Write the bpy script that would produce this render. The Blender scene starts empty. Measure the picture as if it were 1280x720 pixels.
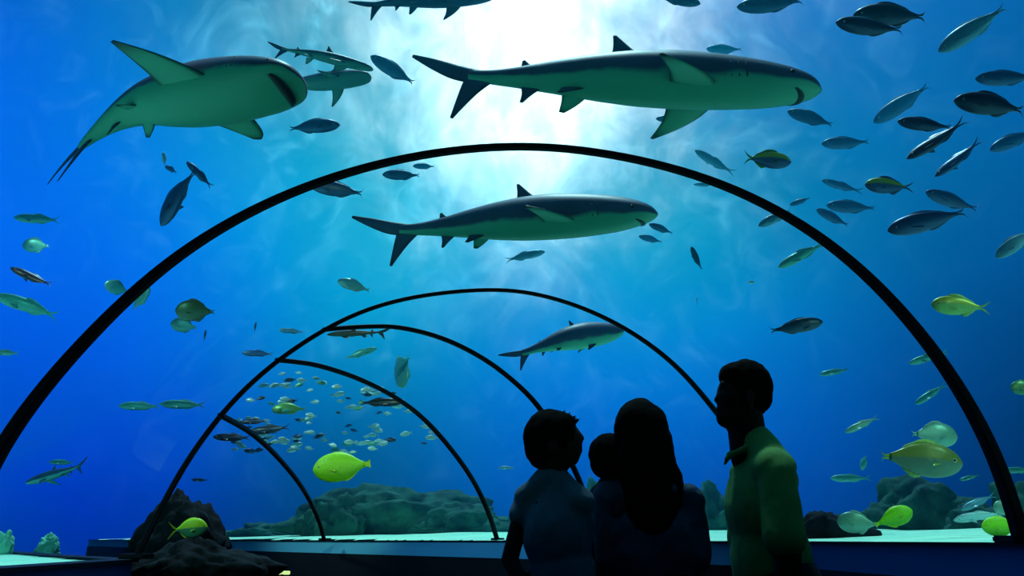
import bpy, bmesh, math, random
from mathutils import Vector, Matrix, noise
random.seed(7)
C = bpy.context.scene.collection
sc = bpy.context.scene
PI = math.pi

# ------------------------------------------------------------------ camera
F = 1000.0; HOR = 674.0
PITCH = math.atan((HOR - 360.0) / F)
CAM = Vector((0, 0, 1.05))
cd = bpy.data.cameras.new('camera'); cam = bpy.data.objects.new('camera', cd); C.objects.link(cam)
cam.location = CAM; cam.rotation_euler = (PI / 2 + PITCH, 0, 0)
cd.sensor_width = 36; cd.lens = F / 1280 * 36; cd.clip_end = 500; cd.clip_start = 0.05
sc.camera = cam
RC = Vector((1, 0, 0)); FC = Vector((0, math.cos(PITCH), math.sin(PITCH))); UC = Vector((0, -math.sin(PITCH), math.cos(PITCH)))

def ray(px, py):
    return FC + RC * ((px - 640) / F) + UC * ((360 - py) / F)
def at(px, py, dist):
    return CAM + ray(px, py) * dist            # dist = depth along the view axis
def aty(px, py, y):
    d = ray(px, py); return CAM + d * (y / d.y)

# ------------------------------------------------------------------ tunnel dimensions
R = 2.25; HZ = 1.05 - 0.228 * R; B = 1.0316 * R
TH = 0.5577
N2 = Vector((-math.sin(TH), math.cos(TH), 0)); U2 = Vector((math.cos(TH), math.sin(TH), 0))
MC = Vector((-0.0356 * R, 2.594 * R, 0)); MU = Vector((math.cos(TH / 2), math.sin(TH / 2), 0)); MN = Vector((-MU.y, MU.x, 0))
X0 = 0.049 * R
def axis_x(y): return X0 + (MC.x - X0) * max(0.0, (y - 3.4)) / (MC.y - 3.4)
def lat2(s): return -0.11 * s
GS = 1.06     # the water starts just outside the ribs
def inside(p, g=GS):
    q = Vector((p.x, p.y, 0)) - MC
    if q.dot(MN) < 0:
        l = abs(p.x - axis_x(p.y))
    else:
        s = q.dot(N2); l = abs(q.dot(U2) - lat2(s))
    if l > R * g: return False
    if p.z < HZ: return True
    return (l / (R * g)) ** 2 + ((p.z - HZ) / (B * g)) ** 2 < 1
def glass_dist(px, py):
    d = ray(px, py); t = 0.8
    while t < 40 and inside(CAM + d * t): t += 0.05
    return t

# ------------------------------------------------------------------ helpers
def new_obj(name, me, mat=None, parent=None):
    o = bpy.data.objects.new(name, me); C.objects.link(o)
    if mat is not None and me is not None and len(me.materials) == 0: me.materials.append(mat)
    if parent is not None: o.parent = parent
    return o
def mesh_from(name, verts, faces, smooth=True, attrs=None):
    me = bpy.data.meshes.new(name); me.from_pydata([tuple(v) for v in verts], [], faces); me.update()
    if smooth:
        for p in me.polygons: p.use_smooth = True
    if attrs:
        for k, vals in attrs.items():
            a = me.attributes.new(k, 'FLOAT', 'POINT'); a.data.foreach_set('value', [float(x) for x in vals])
    return me
def tag(o, label, cat, group=None, kind=None):
    if label: o['label'] = label
    if cat: o['category'] = cat
    if group: o['group'] = group
    if kind: o['kind'] = kind
    return o
def empty(name, loc=(0, 0, 0)):
    o = bpy.data.objects.new(name, None); C.objects.link(o); o.location = loc; o.empty_display_size = 0.1
    return o
def copy_tree(o, parent=None):
    c = o.copy(); C.objects.link(c)
    if parent is not None: c.parent = parent
    for ch in list(o.children): copy_tree(ch, c)
    return c
def recolor(o, col):
    o.color = col
    for ch in o.children: recolor(ch, col)
def sstep(a, b, x):
    t = max(0.0, min(1.0, (x - a) / (b - a))); return t * t * (3 - 2 * t)
def interp(pts, t):
    """Catmull-Rom through equally parametrised points, t in 0..1"""
    n = len(pts) - 1; f = t * n; i = min(int(f), n - 1); u = f - i
    p = [Vector(pts[max(0, i - 1)]), Vector(pts[i]), Vector(pts[i + 1]), Vector(pts[min(n, i + 2)])]
    return 0.5 * ((2 * p[1]) + (p[2] - p[0]) * u + (2 * p[0] - 5 * p[1] + 4 * p[2] - p[3]) * u * u + (3 * p[1] - p[0] - 3 * p[2] + p[3]) * u ** 3)
def lerp_table(tab, x):
    for a, b in zip(tab, tab[1:]):
        if x <= b[0]:
            u = (x - a[0]) / (b[0] - a[0]); u = max(0, min(1, u))
            return [a[k] + (b[k] - a[k]) * u for k in range(1, len(a))]
    return list(tab[-1][1:])

# ------------------------------------------------------------------ materials
def mat_new(name):
    m = bpy.data.materials.new(name); m.use_nodes = True
    nt = m.node_tree; bs = nt.nodes['Principled BSDF']; return m, nt, bs
def L(nt, a, b): nt.links.new(a, b)
def simple(name, col, rough=0.6, noise_amt=0.15, scale=8, spec=0.3, metal=0.0, bump=0.0):
    m, nt, bs = mat_new(name)
    tc = nt.nodes.new('ShaderNodeTexCoord'); n = nt.nodes.new('ShaderNodeTexNoise'); n.inputs['Scale'].default_value = scale; n.inputs['Detail'].default_value = 4
    L(nt, tc.outputs['Object'], n.inputs['Vector'])
    mx = nt.nodes.new('ShaderNodeMix'); mx.data_type = 'RGBA'
    mx.inputs['A'].default_value = (*[c * (1 - noise_amt) for c in col], 1); mx.inputs['B'].default_value = (*[min(1, c * (1 + noise_amt)) for c in col], 1)
    L(nt, n.outputs['Fac'], mx.inputs['Factor']); L(nt, mx.outputs['Result'], bs.inputs['Base Color'])
    bs.inputs['Roughness'].default_value = rough; bs.inputs['Specular IOR Level'].default_value = spec; bs.inputs['Metallic'].default_value = metal
    if bump:
        b = nt.nodes.new('ShaderNodeBump'); b.inputs['Strength'].default_value = bump; b.inputs['Distance'].default_value = 0.05
        L(nt, n.outputs['Fac'], b.inputs['Height']); L(nt, b.outputs['Normal'], bs.inputs['Normal'])
    return m
M = {}
M['rib'] = simple('black_painted_steel', (0.004, 0.004, 0.010), 0.6, 0.1, 6, 0.1)
M['ledge_lit'] = simple('lit_navy_panel', (0.12, 0.50, 0.95), 0.4, 0.25, 0.8, 0.4)  # same navy band, with light on the far stretch put into its colour
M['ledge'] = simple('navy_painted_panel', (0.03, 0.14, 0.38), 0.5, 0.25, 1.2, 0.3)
M['plinth'] = simple('black_panel', (0.006, 0.008, 0.012), 0.6, 0.2, 3, 0.2)
M['floor'] = simple('dark_carpet', (0.006, 0.007, 0.012), 0.9, 0.3, 60, 0.1)
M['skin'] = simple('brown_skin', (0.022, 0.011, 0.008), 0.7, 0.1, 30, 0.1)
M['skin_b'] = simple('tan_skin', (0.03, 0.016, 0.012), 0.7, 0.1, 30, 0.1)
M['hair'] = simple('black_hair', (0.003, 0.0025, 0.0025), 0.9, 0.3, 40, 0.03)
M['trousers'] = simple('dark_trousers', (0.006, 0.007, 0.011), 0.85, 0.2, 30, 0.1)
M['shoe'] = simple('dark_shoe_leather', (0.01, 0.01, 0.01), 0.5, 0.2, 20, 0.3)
def cloth(name, col, amt=0.25, sc_=5, bump=0.5):
    m, nt, bs = mat_new(name)
    tc = nt.nodes.new('ShaderNodeTexCoord'); n = nt.nodes.new('ShaderNodeTexNoise'); n.inputs['Scale'].default_value = sc_; n.inputs['Detail'].default_value = 3
    mp = nt.nodes.new('ShaderNodeMapping'); mp.inputs['Scale'].default_value = (1.4, 1, 0.8); mp.inputs['Rotation'].default_value = (0, 0.5, 0)
    L(nt, tc.outputs['Object'], mp.inputs['Vector']); L(nt, mp.outputs['Vector'], n.inputs['Vector'])
    w = nt.nodes.new('ShaderNodeTexNoise'); w.inputs['Scale'].default_value = 300
    L(nt, tc.outputs['Object'], w.inputs['Vector'])
    mx = nt.nodes.new('ShaderNodeMix'); mx.data_type = 'RGBA'; mx.inputs['A'].default_value = (*[c * (1 - amt) for c in col], 1); mx.inputs['B'].default_value = (*[c * (1 + amt) for c in col], 1)
    L(nt, w.outputs['Fac'], mx.inputs['Factor']); L(nt, mx.outputs['Result'], bs.inputs['Base Color'])
    b = nt.nodes.new('ShaderNodeBump'); b.inputs['Strength'].default_value = bump; b.inputs['Distance'].default_value = 0.04
    L(nt, n.outputs['Fac'], b.inputs['Height']); L(nt, b.outputs['Normal'], bs.inputs['Normal'])
    bs.inputs['Roughness'].default_value = 0.85; bs.inputs['Specular IOR Level'].default_value = 0.1
    return m
M['polo'] = cloth('green_polo_cotton', (0.10, 0.26, 0.07))
M['boyshirt'] = cloth('slate_blue_shirt', (0.08, 0.13, 0.18), bump=0.9)
M['jacket'] = cloth('navy_jacket_nylon', (0.03, 0.06, 0.10), sc_=7, bump=1.0)
M['childtop'] = cloth('dark_child_top', (0.012, 0.018, 0.03))
def shark_mat(name, back, belly, edge=(0.006, 0.006, 0.02)):
    m, nt, bs = mat_new(name)
    a = nt.nodes.new('ShaderNodeAttribute'); a.attribute_name = 'belly'
    e = nt.nodes.new('ShaderNodeAttribute'); e.attribute_name = 'edge'
    tc = nt.nodes.new('ShaderNodeTexCoord'); n = nt.nodes.new('ShaderNodeTexNoise'); n.inputs['Scale'].default_value = 9; n.inputs['Detail'].default_value = 5
    L(nt, tc.outputs['Object'], n.inputs['Vector'])
    # wavy edge between back and belly
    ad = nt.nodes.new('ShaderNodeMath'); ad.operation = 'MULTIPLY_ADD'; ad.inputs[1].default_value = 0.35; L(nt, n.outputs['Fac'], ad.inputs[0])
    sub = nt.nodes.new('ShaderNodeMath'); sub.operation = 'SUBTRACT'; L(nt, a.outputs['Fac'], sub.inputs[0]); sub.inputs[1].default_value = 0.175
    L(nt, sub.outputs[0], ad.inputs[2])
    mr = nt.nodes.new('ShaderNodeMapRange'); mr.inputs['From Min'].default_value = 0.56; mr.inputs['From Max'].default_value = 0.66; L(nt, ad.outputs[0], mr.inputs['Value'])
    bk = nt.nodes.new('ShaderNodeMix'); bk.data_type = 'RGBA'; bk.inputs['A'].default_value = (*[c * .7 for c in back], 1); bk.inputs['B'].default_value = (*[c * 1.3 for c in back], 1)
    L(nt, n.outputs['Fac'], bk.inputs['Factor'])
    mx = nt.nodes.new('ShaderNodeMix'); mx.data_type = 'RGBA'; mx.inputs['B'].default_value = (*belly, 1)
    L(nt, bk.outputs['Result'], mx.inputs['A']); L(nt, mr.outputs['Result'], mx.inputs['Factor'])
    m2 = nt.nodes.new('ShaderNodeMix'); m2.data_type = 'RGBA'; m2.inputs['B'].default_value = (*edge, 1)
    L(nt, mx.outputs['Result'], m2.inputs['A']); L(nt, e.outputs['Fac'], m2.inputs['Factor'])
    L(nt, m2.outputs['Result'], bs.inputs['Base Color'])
    bs.inputs['Roughness'].default_value = 0.45; bs.inputs['Specular IOR Level'].default_value = 0.35
    return m
M['shark'] = shark_mat('grey_shark_skin', (0.06, 0.055, 0.13), (0.07, 0.42, 0.28))  # belly is white in itself; green light from below put into its colour
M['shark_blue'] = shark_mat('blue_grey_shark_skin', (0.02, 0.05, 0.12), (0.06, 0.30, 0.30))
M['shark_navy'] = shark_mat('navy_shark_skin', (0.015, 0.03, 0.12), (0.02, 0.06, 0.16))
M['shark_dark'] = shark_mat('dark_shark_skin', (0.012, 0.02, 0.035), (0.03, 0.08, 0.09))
M['mouth'] = simple('dark_mouth_lining', (0.008, 0.006, 0.01), 0.5)
M['eye'] = simple('black_glossy_eye', (0.004, 0.004, 0.006), 0.3, spec=0.2)
M['eyering'] = simple('pale_eye_ring', (0.5, 0.55, 0.5), 0.3)
def fish_mat(name, back=None, mid=None, belly=None, mix_at=(0.35, 0.65), spec=0.5, metal=0.25, rough=0.35):
    """colours default to the object's own colour, lighter towards the belly; rows of scales"""
    m, nt, bs = mat_new(name)
    oi = nt.nodes.new('ShaderNodeObjectInfo'); a = nt.nodes.new('ShaderNodeAttribute'); a.attribute_name = 'belly'
    mr = nt.nodes.new('ShaderNodeMapRange'); mr.inputs['From Min'].default_value = mix_at[0]; mr.inputs['From Max'].default_value = mix_at[1]; L(nt, a.outputs['Fac'], mr.inputs['Value'])
    mx = nt.nodes.new('ShaderNodeMix'); mx.data_type = 'RGBA'; L(nt, mr.outputs['Result'], mx.inputs['Factor'])
    if back: mx.inputs['A'].default_value = (*back, 1)
    else: L(nt, oi.outputs['Color'], mx.inputs['A'])
    if belly: mx.inputs['B'].default_value = (*belly, 1)
    else:
        li = nt.nodes.new('ShaderNodeMix'); li.data_type = 'RGBA'; li.inputs['Factor'].default_value = 0.07; li.inputs['B'].default_value = (0.3, 0.5, 0.9, 1)
        L(nt, oi.outputs['Color'], li.inputs['A']); L(nt, li.outputs['Result'], mx.inputs['B'])
    tc = nt.nodes.new('ShaderNodeTexCoord'); v = nt.nodes.new('ShaderNodeTexVoronoi'); v.inputs['Scale'].default_value = 34
    mp = nt.nodes.new('ShaderNodeMapping'); mp.inputs['Scale'].default_value = (1, 0.3, 1); L(nt, tc.outputs['Object'], mp.inputs['Vector']); L(nt, mp.outputs['Vector'], v.inputs['Vector'])
    sc_ = nt.nodes.new('ShaderNodeMix'); sc_.data_type = 'RGBA'; sc_.blend_type = 'MULTIPLY'
    rr = nt.nodes.new('ShaderNodeMapRange'); rr.inputs['From Max'].default_value = 0.7; rr.inputs['To Min'].default_value = 1.04; rr.inputs['To Max'].default_value = 0.82; L(nt, v.outputs['Distance'], rr.inputs['Value'])
    sc_.inputs['Factor'].default_value = 1.0; L(nt, mx.outputs['Result'], sc_.inputs['A']); L(nt, rr.outputs['Result'], sc_.inputs['B'])
    L(nt, sc_.outputs['Result'], bs.inputs['Base Color'])
    bs.inputs['Roughness'].default_value = rough; bs.inputs['Specular IOR Level'].default_value = spec; bs.inputs['Metallic'].default_value = metal
    return m
M['fish'] = fish_mat('fish_scales')
M['fish_yellowback'] = fish_mat('yellow_backed_fish_scales', back=(0.55, 0.55, 0.05), mix_at=(0.28, 0.42))
M['tang'] = fish_mat('yellow_tang_skin', back=(0.40, 0.85, 0.0), belly=(0.16, 0.48, 0.0), mix_at=(0.3, 0.8), metal=0, rough=0.5)  # shading on the underside put into the skin as a darker belly
M['tang2'] = fish_mat('yellow_backed_tang_skin', back=(0.55, 0.9, 0.0), belly=(0.05, 0.28, 0.16), mix_at=(0.42, 0.5), metal=0, rough=0.5)
M['bream'] = fish_mat('olive_bream_scales', back=(0.26, 0.28, 0.04), belly=(0.14, 0.24, 0.18), mix_at=(0.38, 0.5), metal=0.1)
M['fin_tint'] = fish_mat('fin_membrane', metal=0.0)
M['fin_yellow'] = simple('yellow_fin_membrane', (0.45, 0.62, 0.02), 0.5)
M['fin_green'] = simple('green_fin_membrane', (0.08, 0.25, 0.02), 0.5)
def ground_mat(name, c1, c2, scale, rough=0.9, bump=0.4):
    m, nt, bs = mat_new(name)
    tc = nt.nodes.new('ShaderNodeTexCoord'); n = nt.nodes.new('ShaderNodeTexNoise'); n.inputs['Scale'].default_value = scale; n.inputs['Detail'].default_value = 7; n.inputs['Roughness'].default_value = 0.65
    L(nt, tc.outputs['Object'], n.inputs['Vector'])
    cr = nt.nodes.new('ShaderNodeValToRGB'); cr.color_ramp.elements[0].position = 0.35; cr.color_ramp.elements[0].color = (*c1, 1); cr.color_ramp.elements[1].position = 0.65; cr.color_ramp.elements[1].color = (*c2, 1)
    L(nt, n.outputs['Fac'], cr.inputs['Fac']); L(nt, cr.outputs['Color'], bs.inputs['Base Color'])
    b = nt.nodes.new('ShaderNodeBump'); b.inputs['Strength'].default_value = bump; b.inputs['Distance'].default_value = 0.1
    L(nt, n.outputs['Fac'], b.inputs['Height']); L(nt, b.outputs['Normal'], bs.inputs['Normal'])
    bs.inputs['Roughness'].default_value = rough; bs.inputs['Specular IOR Level'].default_value = 0.1
    return m
M['sand'] = ground_mat('pale_green_sand', (0.35, 0.75, 0.55), (0.5, 0.85, 0.62), 3)
M['rock'] = ground_mat('algae_covered_rock', (0.012, 0.045, 0.045), (0.04, 0.15, 0.11), 2.5)
M['rock_dark'] = ground_mat('dark_rock', (0.004, 0.005, 0.007), (0.012, 0.016, 0.024), 4)
M['coral'] = ground_mat('pale_coral', (0.12, 0.45, 0.32), (0.3, 0.75, 0.5), 6)

sc.view_settings.view_transform = 'Standard'; sc.view_settings.look = 'None'; sc.view_settings.gamma = 1; sc.view_settings.exposure = 0; sc.view_settings.use_curve_mapping = False
sc.cycles.transparent_max_bounces = 24; sc.cycles.max_bounces = 5; sc.cycles.volume_bounces = 0; sc.cycles.use_denoising = True
sc.cycles.caustics_reflective = False; sc.cycles.caustics_refractive = False
# ------------------------------------------------------------------ world: light arriving through the water
LOBES = [  # px, py, colour (linear)
#LOBES_BEGIN
    (10, 20, (0.0000, 0.0000, 0.7720)),
    (150, 20, (0.0000, 0.0000, 0.0000)),
    (300, 20, (0.0000, 0.0000, 0.2284)),
    (450, 20, (0.0000, 0.0000, 0.0000)),
    (645, 20, (0.0328, 0.7277, 1.1294)),
    (820, 20, (0.0000, 0.0000, 0.0000)),
    (960, 20, (0.0000, 0.2111, 1.1846)),
    (1110, 20, (0.0000, 0.0835, 0.5250)),
    (1265, 20, (0.0000, 0.0000, 0.2485)),
    (10, 170, (0.0000, 0.1561, 1.8407)),
    (150, 170, (0.0000, 0.0000, 0.0000)),
    (300, 170, (0.0000, 0.8565, 0.5381)),
    (450, 170, (0.0000, 0.0000, 0.0000)),
    (645, 170, (0.0328, 0.7277, 1.1294)),
    (820, 170, (0.0000, 0.0000, 0.0000)),
    (960, 170, (0.0000, 0.0000, 0.4404)),
    (1110, 170, (0.0000, 0.2197, 0.0000)),
    (1265, 170, (0.0000, 0.1498, 0.5933)),
    (10, 320, (0.0000, 0.3116, 0.8718)),
    (150, 320, (0.0000, 0.0000, 2.5375)),
    (300, 320, (0.0000, 0.2887, 0.9421)),
    (450, 320, (0.0000, 1.5282, 1.5622)),
    (645, 320, (0.0000, 0.0000, 0.0000)),
    (820, 320, (0.0000, 1.1458, 0.7461)),
    (960, 320, (0.0000, 0.4269, 0.1288)),
    (1110, 320, (0.0000, 0.0690, 0.5984)),
    (1265, 320, (0.0000, 0.0000, 0.1335)),
    (10, 460, (0.0000, 0.0000, 0.1936)),
    (150, 460, (0.0000, 0.0558, 2.6049)),
    (300, 460, (0.0000, 0.0000, 0.0000)),
    (450, 460, (0.0000, 0.0000, 0.0000)),
    (645, 460, (0.0000, 0.2398, 1.8367)),
    (820, 460, (0.0000, 0.0000, 0.8586)),
    (960, 460, (0.0000, 0.1717, 2.0276)),
    (1110, 460, (0.0000, 0.0000, 0.0986)),
    (1265, 460, (0.0000, 0.0000, 0.0000)),
    (10, 600, (0.0000, 0.0658, 0.0000)),
    (150, 600, (0.0000, 0.0000, 0.0000)),
    (300, 600, (0.0000, 0.0000, 0.0000)),
    (450, 600, (0.0000, 0.0000, 0.0000)),
    (645, 600, (0.0000, 0.0000, 0.0228)),
    (820, 600, (0.0000, 0.0000, 0.1409)),
    (960, 600, (0.0000, 0.0000, 0.0000)),
    (1110, 600, (0.0000, 0.0000, 0.0000)),
    (1265, 600, (0.0000, 0.0000, 0.0000)),
#LOBES_END
]
EXTRA = [  # world directions away from the view: azimuth deg (0 = +Y, positive right), elevation deg, colour
    (180, 10, (0.0, 0.003, 0.008)), (120, 15, (0.0, 0.008, 0.02)), (-120, 15, (0.0, 0.008, 0.025)),
    (75, 30, (0.0, 0.05, 0.12)), (-75, 30, (0.0, 0.05, 0.16)), (75, 0, (0.0, 0.006, 0.02)), (-75, 0, (0.0, 0.006, 0.02)),
    (0, 70, (0.35, 0.75, 0.95)), (180, 60, (0.0, 0.02, 0.04)), (90, 60, (0.01, 0.1, 0.2)), (-90, 60, (0.01, 0.12, 0.25)),
    (0, -35, (0.0, 0.10, 0.06)), (90, -40, (0.0, 0.10, 0.06)), (-90, -40, (0.0, 0.10, 0.06)), (180, -40, (0.0, 0.01, 0.006)), (0, -80, (0.0, 0.05, 0.03)),
]
def dir_of(az, el):
    a, e = math.radians(az), math.radians(el)
    return Vector((math.sin(a) * math.cos(e), math.cos(a) * math.cos(e), math.sin(e)))
W = bpy.data.worlds.new('water_light'); sc.world = W; W.use_nodes = True
nt = W.node_tree; bg = nt.nodes['Background']
tcw = nt.nodes.new('ShaderNodeTexCoord')
def vm(op, *ins):
    n = nt.nodes.new('ShaderNodeVectorMath'); n.operation = op
    for i, x in enumerate(ins):
        if x is None: continue
        if hasattr(x, 'is_output'): L(nt, x, n.inputs[i])
        else: n.inputs[i].default_value = x
    return n
def mth(op, *ins):
    n = nt.nodes.new('ShaderNodeMath'); n.operation = op
    for i, x in enumerate(ins):
        if hasattr(x, 'is_output'): L(nt, x, n.inputs[i])
        else: n.inputs[i].default_value = x
    return n.outputs[0]
D = vm('NORMALIZE', tcw.outputs['Generated']).outputs[0]
sumc = None; sumw = None
def add_lobe(d, k, col):
    global sumc, sumw
    dt = vm('DOT_PRODUCT', D, tuple(d)).outputs['Value']
    w = mth('EXPONENT', mth('MULTIPLY_ADD', dt, k, -k))
    v = vm('SCALE', tuple(col)); L(nt, w, v.inputs['Scale']); v = v.outputs[0]
    sumc = v if sumc is None else vm('ADD', sumc, v).outputs[0]
    sumw = w if sumw is None else mth('ADD', sumw, w)
for px, py, col in LOBES: add_lobe(ray(px, py).normalized(), 60.0, col)
for az, el, col in EXTRA: add_lobe(dir_of(az, el), 14.0, col)
inv = mth('DIVIDE', 1.0, mth('ADD', sumw, 1e-6))
base = vm('SCALE', sumc); L(nt, inv, base.inputs['Scale']); base = base.outputs[0]
# rippled bright patch of the surface under the skylight
nz = nt.nodes.new('ShaderNodeTexNoise'); nz.inputs['Scale'].default_value = 9; nz.inputs['Detail'].default_value = 5; nz.inputs['Roughness'].default_value = 0.6; nz.inputs['Distortion'].default_value = 0.8
L(nt, D, nz.inputs['Vector'])
wd = vm('SUBTRACT', nz.outputs['Color'], (0.5, 0.5, 0.5)); wd2 = vm('SCALE', wd.outputs[0]); wd2.inputs['Scale'].default_value = 0.30
Dw = vm('NORMALIZE', vm('ADD', D, wd2.outputs[0]).outputs[0]).outputs[0]
smp_ = nt.nodes.new('ShaderNodeMapping'); smp_.inputs['Scale'].default_value = (1.6, 0.6, 0.7); L(nt, D, smp_.inputs['Vector'])
streak = nt.nodes.new('ShaderNodeTexNoise'); streak.inputs['Scale'].default_value = 22; streak.inputs['Detail'].default_value = 4; streak.inputs['Distortion'].default_value = 0.6; L(nt, smp_.outputs[0], streak.inputs['Vector'])
def glare(px, py, k, amp, col):
    dt = vm('DOT_PRODUCT', Dw, tuple(ray(px, py).normalized())).outputs['Value']
    w = mth('MULTIPLY', mth('EXPONENT', mth('MULTIPLY_ADD', dt, k, -k)), amp)
    w = mth('MULTIPLY', w, mth('MULTIPLY_ADD', streak.outputs['Fac'], 1.1, 0.45))
    v = vm('SCALE', col); L(nt, w, v.inputs['Scale']); return v.outputs[0]
tot = base
GLARE = [(660, -80, 60, 1.15, (1.5, 0.97, 0.85)), (650, 70, 110, 0.95, (1.6, 0.93, 0.8)), (640, 205, 170, 0.62, (1.1, 0.8, 0.75))]
for g in GLARE: tot = vm('ADD', tot, glare(*g)).outputs[0]
# caustic streaks round the patch
vz = nt.nodes.new('ShaderNodeTexNoise'); vz.inputs['Scale'].default_value = 16; vz.inputs['Detail'].default_value = 3; vz.inputs['Distortion'].default_value = 1.5
L(nt, D, vz.inputs['Vector'])
cw = mth('POWER', mth('MAXIMUM', mth('MULTIPLY_ADD', vz.outputs['Fac'], 2.6, -1.15), 0.0), 2.0)
dt = vm('DOT_PRODUCT', D, tuple(ray(600, 20).normalized())).outputs['Value']
near = mth('EXPONENT', mth('MULTIPLY_ADD', dt, 22.0, -22.0))
CAUST = 1.2
v = vm('SCALE', (0.5, 0.85, 1.0)); L(nt, mth('MULTIPLY', mth('MULTIPLY', cw, near), CAUST), v.inputs['Scale'])
tot = vm('ADD', tot, v.outputs[0]).outputs[0]
# broad soft mottling
nb = nt.nodes.new('ShaderNodeTexNoise'); nb.inputs['Scale'].default_value = 5; nb.inputs['Detail'].default_value = 6
L(nt, D, nb.inputs['Vector'])
mot = mth('MULTIPLY_ADD', nb.outputs['Fac'], 0.5, 0.75)
fin_ = vm('SCALE', tot); L(nt, mot, fin_.inputs['Scale'])
L(nt, fin_.outputs[0], bg.inputs['Color']); bg.inputs['Strength'].default_value = 1.0
W.cycles.sampling_method = 'MANUAL'; W.cycles.sample_map_resolution = 512

sl = bpy.data.lights.new('sun', 'SUN'); sl.energy = 3.0; sl.color = (0.75, 0.95, 1.0); sl.angle = math.radians(8)
so_ = bpy.data.objects.new('sun', sl); C.objects.link(so_); so_.rotation_euler = (-dir_of(0, 72)).to_track_quat('-Z', 'Y').to_euler()

# ------------------------------------------------------------------ tunnel: water body, acrylic, walls, floor
def arch(c, u, g, n=28, zb=-0.4, rx=None):
    rx = (rx or R) * g; pts = []
    pts.append(c - u * rx + Vector((0, 0, zb)))
    for i in range(n + 1):
        a = PI - PI * i / n
        pts.append(c + u * (rx * math.cos(a)) + Vector((0, 0, HZ + B * g * math.sin(a))))
    pts.append(c + u * rx + Vector((0, 0, zb)))
    return pts
UX = Vector((1, 0, 0))
def stations(g):
    st = []
    for y in (-8, -4, 0, 2, 3.4): st.append(arch(Vector((axis_x(y), y, 0)), UX, g))
    st.append(arch(MC, MU, g, rx=R / math.cos(TH / 2)))
    for s in (2.5, 5, 8, 14, 24): st.append(arch(MC + N2 * s + U2 * lat2(s), U2, g))
    return st
def outer_st():
    st = []
    def prof(c, u, k=1.0):
        n = 30; out = []
        for i in range(n + 1):
            a = PI - PI * i / n
            out.append(c + u * (17.0 * k * math.cos(a)) + Vector((0, 0, -0.4 + 13.5 * math.sin(a))))
        return out
    for y in (-8, -4, 0, 2, 3.4): st.append(prof(Vector((axis_x(y), y, 0)), UX))
    st.append(prof(MC, MU, 1 / math.cos(TH / 2)))
    for s in (2.5, 5, 8, 14, 24): st.append(prof(MC + N2 * max(s, 0) + U2 * lat2(s), U2))
    return st
def water():
    I = stations(GS); O = outer_st(); n = len(I[0]); k = len(I); m = len(O[0])
    assert n == m, (n, m)
    vs = [p for s in I for p in s] + [p for s in O for p in s]; off = n * k; fs = []
    idx = lambda s, j: s * n + j
    for s in range(k - 1):
        for j in range(n - 1):
            fs.append((idx(s, j), idx(s, j + 1), idx(s + 1, j + 1), idx(s + 1, j)))
            fs.append((off + idx(s, j), off + idx(s + 1, j), off + idx(s + 1, j + 1), off + idx(s, j + 1)))
        for j in (0, n - 1):
            fs.append((idx(s, j), idx(s + 1, j), off + idx(s + 1, j), off + idx(s, j)))
    for s in (0, k - 1):
        for j in range(n - 1):
            fs.append((idx(s, j), idx(s, j + 1), off + idx(s, j + 1), off + idx(s, j)))
    me = mesh_from('water', vs, fs, smooth=False)
    bm = bmesh.new(); bm.from_mesh(me); bmesh.ops.recalc_face_normals(bm, faces=bm.faces); bm.to_mesh(me); bm.free()
    return me
mw = bpy.data.materials.new('sea_water'); mw.use_nodes = True; nw = mw.node_tree
nw.nodes.remove(nw.nodes['Principled BSDF'])
vs_ = nw.nodes.new('ShaderNodeVolumeScatter'); va_ = nw.nodes.new('ShaderNodeVolumeAbsorption'); ad_ = nw.nodes.new('ShaderNodeAddShader')
vs_.inputs['Color'].default_value = (0.02, 0.5, 0.72, 1); vs_.inputs['Density'].default_value = 0.03; vs_.inputs['Anisotropy'].default_value = 0.8
va_.inputs['Color'].default_value = (0.0, 0.88, 1.0, 1); va_.inputs['Density'].default_value = 0.055
L(nw, vs_.outputs[0], ad_.inputs[0]); L(nw, va_.outputs[0], ad_.inputs[1]); L(nw, ad_.outputs[0], nw.nodes['Material Output'].inputs['Volume'])
wo = new_obj('sea_water', water(), mw); tag(wo, 'clear blue aquarium water all round the tunnel', 'water', kind='stuff')

# acrylic vault: thin shell just inside the water
ms, ns, bs = mat_new('clear_acrylic')
ns.nodes.remove(bs)
tr = ns.nodes.new('ShaderNodeBsdfTransparent'); gl = ns.nodes.new('ShaderNodeBsdfGlossy'); gl.inputs['Roughness'].default_value = 0.03
lwt = ns.nodes.new('ShaderNodeLayerWeight'); p5 = ns.nodes.new('ShaderNodeMath'); p5.operation = 'POWER'; p5.inputs[1].default_value = 6.0; L(ns, lwt.outputs['Facing'], p5.inputs[0]); fr = ns.nodes.new('ShaderNodeMath'); fr.operation = 'MULTIPLY_ADD'; fr.inputs[1].default_value = 0.04; fr.inputs[2].default_value = 0.0005; L(ns, p5.outputs[0], fr.inputs[0]); mx = ns.nodes.new('ShaderNodeMixShader')
tr.inputs['Color'].default_value = (0.985, 0.995, 1, 1)
L(ns, fr.outputs[0], mx.inputs[0]); L(ns, tr.outputs[0], mx.inputs[1]); L(ns, gl.outputs[0], mx.inputs[2]); L(ns, mx.outputs[0], ns.nodes['Material Output'].inputs['Surface'])
def shell():
    I = stations(1.045); n = len(I[0]); vs = [p for s in I for p in s]; fs = []
    for s in range(len(I) - 1):
        for j in range(1, n - 2): fs.append((s * n + j, s * n + j + 1, (s + 1) * n + j + 1, (s + 1) * n + j))
    return mesh_from('acrylic_vault', vs, fs)
GLASS_ON = True
if GLASS_ON:
    go = new_obj('acrylic_vault', shell(), ms); go['kind'] = 'structure'

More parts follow.
